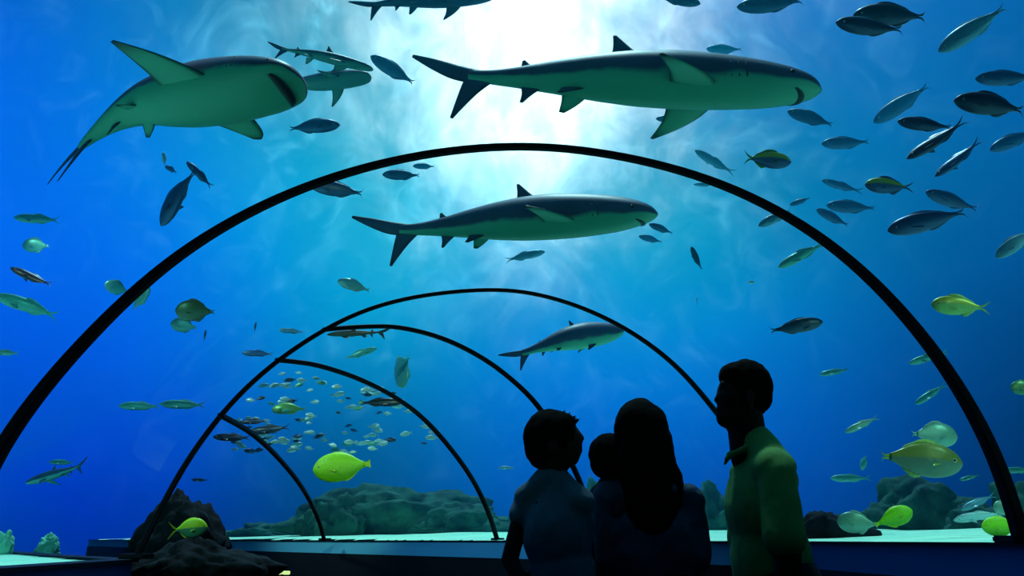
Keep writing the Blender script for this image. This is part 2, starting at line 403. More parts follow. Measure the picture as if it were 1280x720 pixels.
# walls: black plinth with a navy band, following the vault's feet
def foot(g, side, z=0.0):
    pts = []
    for y in (-8, -4, 0, 2, 3.4): pts.append(Vector((axis_x(y) + side * R * g, y, z)))
    pts.append(MC + MU * (side * R * g / math.cos(TH / 2)) + Vector((0, 0, z)))
    for s in (2.5, 5, 8, 14, 24): pts.append(MC + N2 * s + U2 * (lat2(s) + side * R * g) + Vector((0, 0, z)))
    return pts
def strip_wall(name, side, z0, z1, g0, g1, mat, i0=0, i1=None):
    a = foot(g0, side, z0)[i0:i1]; b = foot(g0, side, z1)[i0:i1]; c = foot(g1, side, z1)[i0:i1]; d = foot(g1, side, z0)[i0:i1]
    n = len(a); vs = a + b + c + d; fs = []
    for i in range(n - 1):
        for k in range(4):
            k2 = (k + 1) % 4; fs.append((k * n + i, k * n + i + 1, k2 * n + i + 1, k2 * n + i))
    fs += [(0, n, 2 * n, 3 * n), (n - 1, 2 * n - 1, 3 * n - 1, 4 * n - 1)]
    o = new_obj(name, mesh_from(name, vs, fs, False), mat); o['kind'] = 'structure'; return o
ZL, ZR = 0.935, 1.035
strip_wall('wall_left', -1, 0, ZL - 0.22, 0.99, 1.055, M['plinth'])
strip_wall('wall_right', 1, 0, ZR - 0.19, 0.99, 1.055, M['plinth'])
strip_wall('trim_1', -1, ZL - 0.22, ZL - 0.02, 1.0, 1.05, M['ledge'])
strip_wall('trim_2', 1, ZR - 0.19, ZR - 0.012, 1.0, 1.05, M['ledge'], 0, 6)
strip_wall('trim_5', 1, ZR - 0.19, ZR - 0.012, 1.0, 1.05, M['ledge_lit'], 5, None)
strip_wall('trim_3', -1, ZL - 0.02, ZL, 0.985, 1.06, M['rib'])
strip_wall('trim_4', 1, ZR - 0.012, ZR, 0.985, 1.06, M['rib'])
fl = foot(1.1, -1, 0) + foot(1.1, 1, 0); n = len(fl) // 2
fo = new_obj('floor', mesh_from('floor', fl, [(i, i + 1, n + i + 1, n + i) for i in range(n - 1)], False), M['floor']); fo['kind'] = 'structure'

# ------------------------------------------------------------------ steel ribs
def tube_rect(pts, w_axis, w0, w1, t0, t1, apex_z):
    """flat bar following pts; half width along w_axis, half thickness across; wider towards the feet"""
    n = len(pts); vs = []; fs = []
    zmax = max(p.z for p in pts); zmin = min(p.z for p in pts)
    prof = [(-1, -.7), (-.7, -1), (.7, -1), (1, -.7), (1, .7), (.7, 1), (-.7, 1), (-1, .7)]
    for i, p in enumerate(pts):
        t = (pts[min(n - 1, i + 1)] - pts[max(0, i - 1)]).normalized()
        nn = t.cross(w_axis).normalized()
        f = (p.z - zmin) / max(1e-6, zmax - zmin); f = f ** 1.3
        w = w1 + (w0 - w1) * f; th = t1 + (t0 - t1) * f
        for a, b in prof: vs.append(p + w_axis * (a * w) + nn * (b * th))
    m = len(prof)
    for i in range(n - 1):
        for k in range(m): fs.append((i * m + k, i * m + (k + 1) % m, (i + 1) * m + (k + 1) % m, (i + 1) * m + k))
    fs.append(tuple(range(m))); fs.append(tuple((n - 1) * m + k for k in range(m)))
    return vs, fs
def plane_pts(px_pts, c, u):
    nrm = Vector((-u.y, u.x, 0)); out = []
    for px, py in px_pts:
        d = ray(px, py); t = (c - CAM).dot(nrm) / d.dot(nrm); out.append(CAM + d * t)
    return out
def resample(pts, n):
    # arc-length parametrised smooth curve
    d = [0]
    for a, b in zip(pts, pts[1:]): d.append(d[-1] + (b - a).length)
    fine = [interp(pts, i / 400) for i in range(401)]
    for _ in range(450):   # ease out measuring wobble
        fine = [fine[0]] + [(fine[i - 1] + fine[i] * 2 + fine[i + 1]) / 4 for i in range(1, 400)] + [fine[-1]]
    L_ = [0]
    for a, b in zip(fine, fine[1:]): L_.append(L_[-1] + (b - a).length)
    out = []; j = 0
    for i in range(n + 1):
        s = L_[-1] * i / n
        while j < 399 and L_[j + 1] < s: j += 1
        u = (s - L_[j]) / max(1e-9, L_[j + 1] - L_[j]); out.append(fine[j].lerp(fine[j + 1], min(1, u)))
    return out
def rib(name, pts, w_axis, w0, w1, t0, t1, label, feet):
    vs, fs = tube_rect(pts, w_axis, w0, w1, t0, t1, 0)
    root = empty(name, feet[0]); o = new_obj('arch_bar', mesh_from('arch_bar', [v - Vector(feet[0]) for v in vs], fs, False), M['rib'], root)
    for f in feet:
        bm = bmesh.new(); bmesh.ops.create_cube(bm, size=1)
        bmesh.ops.scale(bm, vec=(0.16, 0.16, 0.03), verts=bm.verts); bmesh.ops.bevel(bm, geom=bm.edges[:], offset=0.006, segments=2, affect='EDGES')
        bmesh.ops.translate(bm, vec=Vector(f) - Vector(feet[0]) + Vector((0, 0, 0.015)), verts=bm.verts)
        me = bpy.data.meshes.new('foot_plate'); bm.to_mesh(me); bm.free(); new_obj('foot_plate', me, M['rib'], root)
    tag(root, label, 'rib', 'steel arch ribs of the tunnel'); return root
RP1 = [(0, 560), (53, 480), (143, 387), (217, 317), (320, 257), (420, 216), (540, 187), (650, 180), (735, 186), (840, 207), (927, 237), (1010, 283), (1080, 336), (1147, 410), (1193, 473), (1237, 550), (1260, 613), (1277, 673)]
RP2 = [(170, 698), (210, 617), (233, 577), (273, 520), (312, 480), (347, 450), (400, 414), (453, 387), (520, 368), (607, 361), (650, 363), (707, 375), (773, 403), (827, 440), (870, 480), (912, 540)]
RP3 = [(405, 412), (440, 409), (470, 408), (500, 409), (553, 422), (603, 447), (638, 473), (678, 512), (717, 584), (732, 623), (737, 676)]
RP4 = [(347, 450), (375, 453), (403, 458), (453, 475), (500, 500), (537, 530), (573, 573), (597, 610), (613, 647), (622, 677)]
RP5 = [(276, 519), (318, 544), (353, 578), (380, 613), (398, 649), (406, 678)]
# rib 1, its left leg runs on outside the frame
phi = 0.06; u1 = Vector((math.cos(phi), math.sin(phi), 0)); c1 = Vector((X0, 1.515 * R, 0))
p1 = plane_pts(RP1, c1, u1)
lw = p1[0]; leg = [Vector((c1.x - R * 1.0 * u1.x, c1.y - R * u1.y, ZL)), Vector((c1.x - R * 1.01 * u1.x, c1.y - R * 1.0 * u1.y, ZL + (lw.z - ZL) * 0.45)).lerp(lw, 0.25)]
p1 = resample(leg + p1, 90); p1[-1].z = ZR; p1[0].z = ZL
n1 = Vector((-u1.y, u1.x, 0))
rib('arch_rib', p1, n1, 0.020, 0.036, 0.014, 0.026, 'large near black steel rib arching across the whole picture', [tuple(p1[0]), tuple(p1[-1])])
# rib 2, the mitre arch where the tunnel bends
p2 = plane_pts(RP2, MC, MU)
fr_ = MC + MU * (R / math.cos(TH / 2)); end = Vector((fr_.x, fr_.y, ZR)); mid = p2[-1].lerp(end, 0.5) + MU * 0.16
p2 = resample(p2 + [mid, end], 90); p2[0].z = ZL + 0.0
rib('arch_rib', p2, MN, 0.020, 0.030, 0.012, 0.018, 'second black rib, the wide one passing just behind the man', [tuple(p2[0]), tuple(p2[-1])])
def on_plane(px, py, c, u):
    return plane_pts([(px, py)], c, u)[0]
feet_c = {3: MC + N2 * 1.49 + U2 * (R + lat2(1.49)), 4: MC + N2 * 3.41 + U2 * (R + lat2(3.41)), 5: MC + N2 * 7.47 + U2 * (R + lat2(7.47))}
RIBS = {}
for k, RP, lab in ((3, RP3, 'third black rib, ending behind the boy with tousled hair'), (4, RP4, 'fourth black rib, curving down above the yellow tang'), (5, RP5, 'smallest and farthest black rib, left of the yellow tang')):
    A = on_plane(*RP[0], MC, MU); Bp = feet_c[k]
    u = Vector((Bp.x - A.x, Bp.y - A.y, 0)).normalized()
    pts = resample(plane_pts(RP, A, u), 60); pts[-1].z = ZR; pts[0] = A
    RIBS[k] = pts
    rib('arch_rib', pts, Vector((-u.y, u.x, 0)), 0.022, 0.026, 0.015, 0.02, lab, [tuple(pts[-1])])

#PART2
# ------------------------------------------------------------------ people
class Blob:
    """overlapping rounded solids, fused into one continuous skin by a voxel remesh"""
    def __init__(s): s.bm = bmesh.new()
    def ell(s, c, r, rot=None, seg=20):
        m = Matrix.Translation(Vector(c)) @ ((rot or Matrix.Identity(3)).to_4x4()) @ Matrix.Diagonal((*r, 1))
        bmesh.ops.create_uvsphere(s.bm, u_segments=seg, v_segments=seg * 2 // 3, radius=1, matrix=m); return s
    def cap(s, a, b, r0, r1, flat=1.0, seg=16):
        a, b = Vector(a), Vector(b); d = b - a; ln = d.length
        q = d.to_track_quat('Z', 'Y').to_matrix(); vs = []; rings = []
        prof = []
        for i in range(1, 6): an = PI / 2 * (1 - i / 5.0); prof.append((-math.sin(an) * r0, math.cos(an) * r0))
        for i in range(1, 5): prof.append((ln * i / 5, r0 + (r1 - r0) * i / 5))
        for i in range(0, 5): an = PI / 2 * (i / 5.0); prof.append((ln + math.sin(an) * r1, math.cos(an) * r1))
        for z, r in prof:
            rings.append([s.bm.verts.new(a + q @ Vector((r * math.cos(2 * PI * k / seg), r * flat * math.sin(2 * PI * k / seg), z))) for k in range(seg)])
        v0 = s.bm.verts.new(a + q @ Vector((0, 0, -r0))); v1 = s.bm.verts.new(a + q @ Vector((0, 0, ln + r1)))
        for i in range(len(rings) - 1):
            for k in range(seg): s.bm.faces.new((rings[i][k], rings[i][(k + 1) % seg], rings[i + 1][(k + 1) % seg], rings[i + 1][k]))
        for k in range(seg): s.bm.faces.new((rings[0][(k + 1) % seg], rings[0][k], v0)); s.bm.faces.new((rings[-1][k], rings[-1][(k + 1) % seg], v1))
        return s
    def chain(s, pts, rs, flat=1.0):
        for (a, b), (r0, r1) in zip(zip(pts, pts[1:]), zip(rs, rs[1:])): s.cap(a, b, r0, r1, flat)
        return s
    def hand(s, wrist, d, n, k=1.0, curl=0.35, mirror=1):
        """palm with four unequal bent fingers and a thumb from its side; d = direction, n = back of hand"""
        w, d, n = Vector(wrist), Vector(d).normalized(), Vector(n).normalized(); n = (n - d * n.dot(d)).normalized(); t = d.cross(n) * mirror
        rot = Matrix((t, n, d)).transposed()
        s.ell(w + d * 0.045 * k, (0.040 * k, 0.015 * k, 0.052 * k), rot)
        for i, (off, ln) in enumerate(((-0.029, 0.062), (-0.010, 0.076), (0.010, 0.080), (0.029, 0.070))):
            p = w + d * 0.082 * k + t * off * k; f = 0.0; r = 0.0095 * k
            for seg_ in (0.45, 0.32, 0.25):
                dd = d * math.cos(f) - n * math.sin(f) + t * off * 2.0; q = p + dd.normalized() * ln * seg_ * k
                s.cap(p, q, r, r * 0.9, seg=10); p = q; r *= 0.9; f += curl
        p = w + d * 0.025 * k + t * 0.030 * k; q = p + (d * 0.6 + t * 0.8).normalized() * 0.035 * k; e = q + (d * 0.9 + t * 0.25 - n * .2).normalized() * 0.032 * k
        s.cap(p, q, 0.014 * k, 0.011 * k, seg=10).cap(q, e, 0.011 * k, 0.009 * k, seg=10); return s
    def build(s, name, mat, parent, voxel=0.010, smooth=5, disp=0.0, dscale=6.0, origin=(0, 0, 0)):
        for v in s.bm.verts: v.co -= Vector(origin)
        me = bpy.data.meshes.new(name); s.bm.to_mesh(me); s.bm.free()
        o = bpy.data.objects.new(name, me); C.objects.link(o)
        m = o.modifiers.new('r', 'REMESH'); m.mode = 'VOXEL'; m.voxel_size = voxel; m.use_smooth_shade = True
        if smooth: q = o.modifiers.new('s', 'SMOOTH'); q.factor = 0.5; q.iterations = smooth
        dg = bpy.context.evaluated_depsgraph_get(); ev = o.evaluated_get(dg); nm = bpy.data.meshes.new_from_object(ev)
        o.modifiers.clear(); o.data = nm; nm.name = name
        nm.materials.clear(); nm.materials.append(mat)
        if disp:
            for v in nm.vertices:
                c = v.co + Vector(origin); f = noise.noise(Vector((c.x * dscale, c.y * dscale, c.z * dscale * 0.6))) + 0.4 * noise.noise(c * dscale * 2.5)
                v.co = v.co + v.normal * (f * disp)
        for p in nm.polygons: p.use_smooth = True
        o.parent = parent; return o
def part_obj(o, root): return o
def shoes(root, pts, dx, dy, og, k=1.0):
    for (x, y) in pts:
        b = Blob(); b.ell((x + dx * 0.05, y + dy * 0.05, 0.042 * k), ((0.05 + abs(dx) * 0.08) * k, (0.05 + abs(dy) * 0.08) * k, 0.042 * k)).cap((x, y, 0.05), (x, y, 0.10 * k), 0.048 * k, 0.045 * k)
        b.build('shoe', M['shoe'], root, 0.012, 3, origin=og)
def ears(b, P, r=0.032, rot=None): b.ell(P, (r * 0.62, r * 0.4, r), rot)

# --- man in the green polo shirt, facing left and looking up
YM = 3.0; g = lambda px, py, dy=0.0: aty(px, py, YM + dy)
og = (g(950, 600).x, YM, 0); root = empty('person', og)
tag(root, 'man in a green polo shirt standing in profile, looking up to the left', 'person')
b = Blob()
b.ell(g(934, 486), (0.094, 0.077, 0.103)).ell(g(917, 498), (0.064, 0.062, 0.090)).ell(g(914, 515), (0.050, 0.050, 0.060))
b.cap(g(903, 486), g(897, 500), 0.010, 0.015).ell(g(899, 513), (0.016, 0.024, 0.016)).ell(g(905, 527), (0.022, 0.028, 0.020)).cap(g(908, 526), g(938, 516, -0.03), 0.024, 0.03).cap(g(908, 526), g(938, 516, 0.03), 0.024, 0.03)
ears(b, g(936, 499, -0.078), 0.033); ears(b, g(936, 499, 0.078), 0.033); b.cap(g(904, 480, -.03), g(904, 480, .03), 0.014, 0.014)
b.cap(g(931, 522), g(938, 572), 0.068, 0.072).ell(g(909, 522), (0.042, 0.045, 0.040))
sh = g(950, 585); cz = sh.z; cx = sh.x
b.cap((cx, YM - .15, cz - .02), (cx, YM + .15, cz - .02), 0.055, 0.055).ell((cx, YM, cz - .16), (0.105, 0.165, 0.19)).ell((cx + .015, YM, cz - .40), (0.115, 0.15, 0.20)).ell((cx + .03, YM, 0.90), (0.12, 0.16, 0.12))
for s, ex in ((-1, 0.0), (1, 0.0)):
    y = YM + s * 0.19
    el = Vector((cx - .005, YM + s * .235, cz - .31)); wr = Vector((cx - .06, YM + s * .22, cz - .56))
    b.chain([(cx, y, cz - .03), el, wr], [0.052, 0.043, 0.028]).hand(wr, (-.15, 0, -1), (0, s, 0.0), 1.05, 0.3, -s)
    hp = Vector((cx + .03, YM + s * .09, 0.86)); kn = Vector((cx + .01, YM + s * .10, 0.47)); an = Vector((cx + .03, YM + s * .10, 0.08))
    b.chain([hp, kn, an], [0.085, 0.058, 0.042]).ell(an + Vector((-.06, 0, -.035)), (0.10, 0.04, 0.035))
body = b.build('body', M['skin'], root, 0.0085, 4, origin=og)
h = Blob(); h.ell(g(934, 482), (0.096, 0.082, 0.102)).ell(g(940, 494), (0.076, 0.078, 0.080)).ell(g(918, 470), (0.060, 0.068, 0.052)).cap(g(930, 492, -.075), g(928, 505, -.074), .014, .010)
h.build('hair', M['hair'], root, 0.009, 4, 0.003, 60, og)
h = Blob()
for s in (-1, 1): h.cap(g(946, 552, s * .03), (cx + .02, YM + s * .15, cz - .01), 0.062, 0.062)
h.cap(g(952, 556), g(972, 600), 0.050, 0.075)
h.cap((cx, YM - .165, cz - .015), (cx, YM + .165, cz - .015), 0.072, 0.072).cap(g(944, 562), (cx + .008, YM, cz - .03), 0.066, 0.12).ell((cx - .004, YM, cz - .15), (0.128, 0.185, 0.20)).ell((cx + .008, YM, cz - .33), (0.140, 0.18, 0.22)).ell((cx + .022, YM, cz - .50), (0.150, 0.178, 0.16)).ell((cx + .030, YM, cz - .60), (0.150, 0.17, 0.10))
for s in (-1, 1): h.cap((cx - .0, YM + s * .185, cz - .03), (cx - .010, YM + s * .225, cz - .245), 0.062, 0.072)
h.build('polo_shirt', M['polo'], root, 0.010, 5, 0.006, 7, og)
h = Blob()
for i in range(15):   # folded collar, open at the throat, high at the nape
    q = lambda k: (lambda a_: Vector((g(936, 560).x + 0.078 * math.cos(a_), YM + 0.076 * math.sin(a_), g(940, 557).z + 0.040 * math.cos(a_))))(PI + math.radians(35 + 290 * k / 15))
    h.cap(q(i), q(i + 1), 0.012, 0.012)
for s in (-1, 1): h.cap(g(918, 566, s * .04), g(907, 574, s * .045), 0.012, 0.007).cap(g(912, 568, s * .035), g(906, 580, s * .03), 0.012, 0.006)
h.build('collar', M['polo'], root, 0.006, 2, origin=og)
h = Blob()
for s in (-1, 1): h.chain([(cx + .03, YM + s * .085, 0.88), (cx + .012, YM + s * .10, 0.47), (cx + .03, YM + s * .10, 0.10)], [0.125, 0.092, 0.078])
h.ell((cx + .03, YM, 0.90), (0.145, 0.185, 0.13)); h.build('trousers', M['trousers'], root, 0.013, 4, 0.006, 8, og)
shoes(root, [(cx - .0, YM - .10), (cx - .0, YM + .10)], -1, 0, og)
for s in (-1, 1): Blob().ell(g(906, 492, s * 0.034), (0.011, 0.011, 0.011)).build('eye', M['eye'], root, 0.004, 1, origin=og)

# --- boy, back to us, face turned up to the right
YB = 2.85; g = lambda px, py, dy=0.0: aty(px, py, YB + dy)
og = (g(695, 600).x, YB, 0); root = empty('person', og)
tag(root, 'boy with tousled hair in a slate blue shirt, looking up to the right', 'person')
b = Blob()
b.ell(g(722, 562), (0.018, 0.026, 0.022)).ell(g(718, 550), (0.022, 0.040, 0.05)).cap(g(690, 575), g(692, 606), 0.050, 0.052)
b.ell(g(691, 550), (0.090, 0.076, 0.094)).ell(g(706, 556), (0.060, 0.060, 0.076), Matrix.Rotation(0.45, 3, 'Y')).ell(g(711, 569), (0.040, 0.045, 0.042))
b.cap(g(718, 538, .01), g(727, 547, .01), 0.009, 0.0125).ell(g(722, 560), (0.014, 0.022, 0.013)).ell(g(717, 573), (0.018, 0.024, 0.016)).cap(g(715, 574), g(690, 576, -.03), 0.020, 0.026).cap(g(715, 574), g(690, 576, .03), 0.020, 0.026).cap(g(716, 535, -.03), g(717, 535, .03), .012, .012)
ears(b, g(690, 558, -0.076), 0.030); ears(b, g(690, 558, 0.076), 0.030)
b.cap(g(692, 572), g(692, 610), 0.044, 0.050)
sh = g(695, 618); cx, cz = sh.x, sh.z
ux, uy = 0.74, -0.50     # shoulder line, slightly turned
b.cap((cx - ux * .075, YB - uy * .075, cz - .02), (cx + ux * .06, YB + uy * .06, cz - .02), 0.034, 0.034).ell((cx, YB, cz - .12), (0.105, 0.085, 0.15)).ell((cx, YB, cz - .30), (0.10, 0.08, 0.15)).ell((cx, YB, 0.80), (0.11, 0.09, 0.10))
LS = g(657, 622, .03); LE_ = g(637, 700, .02); LW = g(662, 742, -.05)
b.chain([LS, LE_, LW], [0.032, 0.030, 0.023]).hand(LW, (0.75, .1, -.5), (-.3, -1, .3), 0.85, 0.35, 1)
RS = g(727, 628, -.04); RE = g(734, 700, 0.02); RW = g(728, 760, .12)
b.chain([RS, RE, RW], [0.028, 0.028, 0.022]).hand(RW, (0, .4, -1), (1, 0, 0), 0.85, 0.35, 1)
for s in (-1, 1):
    x, y = cx + s * .065 * ux, YB + s * .065 * uy
    b.chain([(x, y, 0.78), (x, y + .02, 0.42), (x, y, 0.08)], [0.072, 0.048, 0.035]).ell((x + .02, y + .05, 0.04), (0.045, 0.085, 0.032))
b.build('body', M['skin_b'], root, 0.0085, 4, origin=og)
h = Blob(); h.ell(g(688, 546), (0.098, 0.086, 0.098)).ell(g(679, 560), (0.066, 0.074, 0.074)).ell(g(700, 529), (0.055, 0.066, 0.042))
h.build('hair', M['hair'], root, 0.009, 3, 0.004, 50, og)
h = Blob(); rr = random.Random(3)
for i in range(70):    # tousled tufts over the crown and fringe
    a = rr.uniform(0, 1); px = 672 + 44 * a; py = 519 - 6 * math.sin(PI * a) + 10 * abs(a - .5); dy = rr.uniform(-.06, .06)
    p = g(px, py + 6 + abs(dy) * 120, dy); tip = p + Vector((rr.uniform(-.01, .035), rr.uniform(-.015, .015), rr.uniform(.010, .030)))
    h.cap(p, tip, 0.008, 0.002, seg=6)
for i in range(10):
    p = g(712 + rr.uniform(-3, 3), 522 + rr.uniform(-4, 6), rr.uniform(-.05, .05)); h.cap(p, p + Vector((rr.uniform(.01, .03), 0, rr.uniform(-.02, .02))), .007, .002, seg=6)
h.build('hair_tufts', M['hair'], root, 0.004, 0, origin=og)
h = Blob()
h.cap((cx - ux * .10, YB - uy * .10, cz - .015), (cx + ux * .085, YB + uy * .085, cz - .02), 0.054, 0.054).cap(g(692, 603), (cx, YB, cz - .03), 0.050, 0.082).ell((cx + .005, YB, cz - .13), (0.118, 0.110, 0.15)).ell((cx + .018, YB, cz - .28), (0.112, 0.105, 0.16)).ell((cx + .018, YB, cz - .42), (0.112, 0.105, 0.12))
for q_ in (LS, RS): h.cap(g(691, 600, -.0), q_ + Vector((0, 0, 0.0)) * 1, 0.058, 0.046)
h.cap(LS + Vector((.01, 0, -.0)), LS.lerp(LE_, 0.26), 0.044, 0.046).cap(RS + Vector((-.01, 0, -.01)), RS.lerp(RE, 0.34), 0.038, 0.042)
h.build('shirt', M['boyshirt'], root, 0.009, 4, 0.008, 11, og)
h = Blob()
for i in range(12):
    a, a2 = 2 * PI * i / 12, 2 * PI * (i + 1) / 12; c = g(693, 603); q = lambda a_: c + Vector((0.050 * math.cos(a_), 0.048 * math.sin(a_), -0.008 * math.cos(a_)))
    h.cap(q(a), q(a2), 0.011, 0.011)
h.build('collar', M['boyshirt'], root, 0.006, 2, origin=og)
h = Blob()
for s in (-1, 1):
    x, y = cx + s * .062 * ux, YB + s * .062 * uy; h.chain([(x, y, 0.80), (x, y + .02, 0.42), (x, y, 0.12)], [0.095, 0.070, 0.060])
h.ell((cx, YB, 0.82), (0.125, 0.10, 0.10)); h.build('trousers', M['trousers'], root, 0.012, 4, 0.005, 9, og)
shoes(root, [(cx - .055, YB + .03), (cx + .055, YB - .03)], 0, 1, og, 0.85)
for s in (-1, 1): Blob().ell(g(714, 545, s * 0.032), (0.0105, 0.0105, 0.0105)).build('eye', M['eye'], root, 0.004, 1, origin=og)

# --- woman with long hair, back to us, carrying the child
YW = 2.95; g = lambda px, py, dy=0.0: aty(px, py, YW + dy)
og = (g(810, 600).x, YW, 0); root = empty('person', og)
tag(root, 'woman with long wavy dark hair seen from behind, carrying a small child', 'person')
b = Blob()
b.ell(g(802, 540), (0.080, 0.092, 0.104)).ell(g(799, 556, .045), (0.058, 0.055, 0.080)).ell(g(798, 572, .05), (.04, .045, .05)).ell(g(798, 553, .105), (0.013, 0.018, 0.020)).ell(g(798, 566, .095), (.022, .014, .012)).ell(g(798, 578, .085), (.022, .018, .016))
ears(b, g(776, 548), 0.03); ears(b, g(829, 548), 0.03)
b.cap(g(803, 565), g(808, 606, .0), 0.050, 0.056)
sh = g(810, 622); cx, cz = sh.x, sh.z
b.cap((cx - .13, YW, cz), (cx + .13, YW, cz), 0.048, 0.048).ell((cx, YW, cz - .15), (0.145, 0.10, 0.17)).ell((cx, YW, cz - .36), (0.125, 0.095, 0.16)).ell((cx, YW, 0.86), (0.16, 0.12, 0.13))
RS = g(858, 628); RE = g(869, 700, -.02); RW = g(822, 708, .20)
b.chain([RS, RE, RW], [0.046, 0.038, 0.026]).hand(RW, (-1, .25, .1), (0, 1, -.2), 0.95, 0.4, 1)
LS = g(763, 628); LE_ = g(756, 706, .0); LW = g(790, 690, .25)
b.chain([LS, LE_, LW], [0.046, 0.038, 0.026]).hand(LW, (1, .2, .2), (0, 1, -.2), 0.95, 0.4, -1)
for s in (-1, 1):
    x = cx + s * .085; b.chain([(x, YW, 0.84), (x, YW + .01, 0.46), (x, YW, 0.08)], [0.092, 0.060, 0.040]).ell((x, YW + .06, 0.04), (0.042, 0.10, 0.033))
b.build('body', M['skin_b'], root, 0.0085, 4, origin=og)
h = Blob()
h.ell(g(801, 537), (0.100, 0.112, 0.115)).ell(g(807, 560, -.01), (0.106, 0.100, 0.120)).cap(g(808, 580, -.03), g(818, 650, -.07), 0.112, 0.095, 0.75).cap(g(820, 560, -.02), g(838, 608, -.03), 0.078, 0.056, 0.8).cap(g(838, 596, -.03), g(848, 640, -.05), 0.054, 0.022, 0.8).cap(g(800, 600, -.06), g(800, 640, -.08), .07, .05)
h.build('hair', M['hair'], root, 0.010, 4, 0.007, 14, og)
h = Blob(); rr = random.Random(9)
for i in range(60):    # wavy locks
    a = rr.random(); p = g(792 + 50 * a, 560 + 18 * a, -.09 + .05 * a + rr.uniform(-.02, .02)); q = g(795 + 66 * a + rr.uniform(-4, 4), 655 - 8 * a + rr.uniform(-14, 12), -.12 + .10 * a)
    pts = [p.lerp(q, k / 7) + Vector((math.sin(k * 1.5 + i) * .008 + 0.014 * a * math.sin(PI * k / 7), -.012 * math.sin(PI * k / 7), 0)) for k in range(8)]
    h.chain(pts, [.009, .009, .009, .008, .008, .007, .005, .003])
h.build('hair_locks', M['hair'], root, 0.0055, 1, origin=og)
h = Blob()
h.cap((cx - .14, YW, cz - .01), (cx + .14, YW, cz - .01), 0.066, 0.066).cap(g(808, 604), (cx, YW, cz - .02), 0.075, 0.11).ell((cx, YW, cz - .16), (0.180, 0.135, 0.20)).ell((cx + .005, YW, cz - .36), (0.175, 0.14, 0.20)).ell((cx, YW, cz - .52), (0.178, 0.145, 0.12))
h.chain([RS, RE, RW], [0.064, 0.058, 0.042]).chain([LS, LE_, LW], [0.062, 0.056, 0.042])
h.cap(g(780, 618, .02), g(840, 618, .02), .055, .055).cap(g(790, 612, -.07), g(836, 612, -.07), .03, .03)   # hood rolled at the neck
h.build('jacket', M['jacket'], root, 0.0095, 4, 0.012, 9, og)
h = Blob()
for s in (-1, 1): h.chain([(cx + s * .085, YW, 0.86), (cx + s * .085, YW + .01, 0.46), (cx + s * .085, YW, 0.10)], [0.112, 0.078, 0.062])
h.ell((cx, YW, 0.88), (0.175, 0.135, 0.13)); h.build('trousers', M['trousers'], root, 0.013, 4, 0.005, 8, og)
shoes(root, [(cx - .085, YW), (cx + .085, YW)], 0, 1, og, 0.9)

# --- small child held on the woman's left arm
YC = 3.0; g = lambda px, py, dy=0.0: aty(px, py, YC + dy)
og = tuple(g(764, 690)); root = empty('person', og)
tag(root, 'small child in a dark top held against the shoulder of the woman', 'person')
b = Blob()
b.ell(g(764, 571), (0.074, 0.080, 0.078)).ell(g(771, 580, .03), (0.052, 0.052, 0.056)).ell(g(780, 579, .065), (.010, .012, .011)).ell(g(776, 590, .055), (.016, .014, .012)).cap(g(768, 584), g(768, 610), 0.036, 0.038)
ears(b, g(752, 575, -.055), .024)
b.cap(g(752, 618), g(782, 616, .06), 0.040, 0.036).ell(g(766, 646, .03), (0.082, 0.075, 0.12)).ell(g(768, 682, .04), (0.085, 0.08, 0.075))
w1 = g(806, 612, -.06)
b.chain([g(756, 620, -.04), g(774, 640, -.10), w1], [.030, .026, .018]).hand(w1, (1, -.1, .2), (0, -1, 0), 0.62, 0.3, 1)
w2 = g(800, 640, .12)
b.chain([g(772, 618, .09), g(786, 640, .12), w2], [.030, .026, .018]).hand(w2, (1, -.1, .0), (0, 1, 0), 0.62, 0.3, 1)
b.chain([g(756, 686, 0), g(754, 722, -.07), g(778, 748, -.12)], [.052, .040, .028]).ell(g(784, 753, -.12), (.045, .025, .022))
b.chain([g(780, 688, .12), g(800, 712, .18), g(812, 742, .18)], [.052, .040, .028]).ell(g(818, 748, .18), (.045, .025, .022))
b.build('body', M['skin_b'], root, 0.007, 4, origin=og)
h = Blob(); h.ell(g(762, 568), (0.079, 0.087, 0.079)).ell(g(757, 577, -.02), (0.060, 0.064, 0.062)); h.build('hair', M['hair'], root, 0.008, 3, 0.003, 50, og)
h = Blob(); h.cap(g(752, 620), g(784, 618, .06), 0.050, 0.046).ell(g(764, 648, .02), (0.094, 0.088, 0.135)).ell(g(766, 684, .03), (0.098, 0.092, 0.085)).chain([g(756, 621, -.04), g(774, 640, -.10), w1.lerp(g(774, 640, -.10), .2)], [.042, .038, .028])
h.cap(g(756, 606), g(780, 604, .03), .030, .028)
h.build('hooded_top', M['childtop'], root, 0.009, 3, 0.006, 12, og)
h = Blob(); h.chain([g(756, 688, 0), g(754, 722, -.07), g(772, 742, -.11)], [.064, .050, .038]).chain([g(780, 690, .12), g(800, 712, .18), g(810, 736, .18)], [.064, .050, .038]); h.build('trousers', M['trousers'], root, 0.009, 3, origin=og)

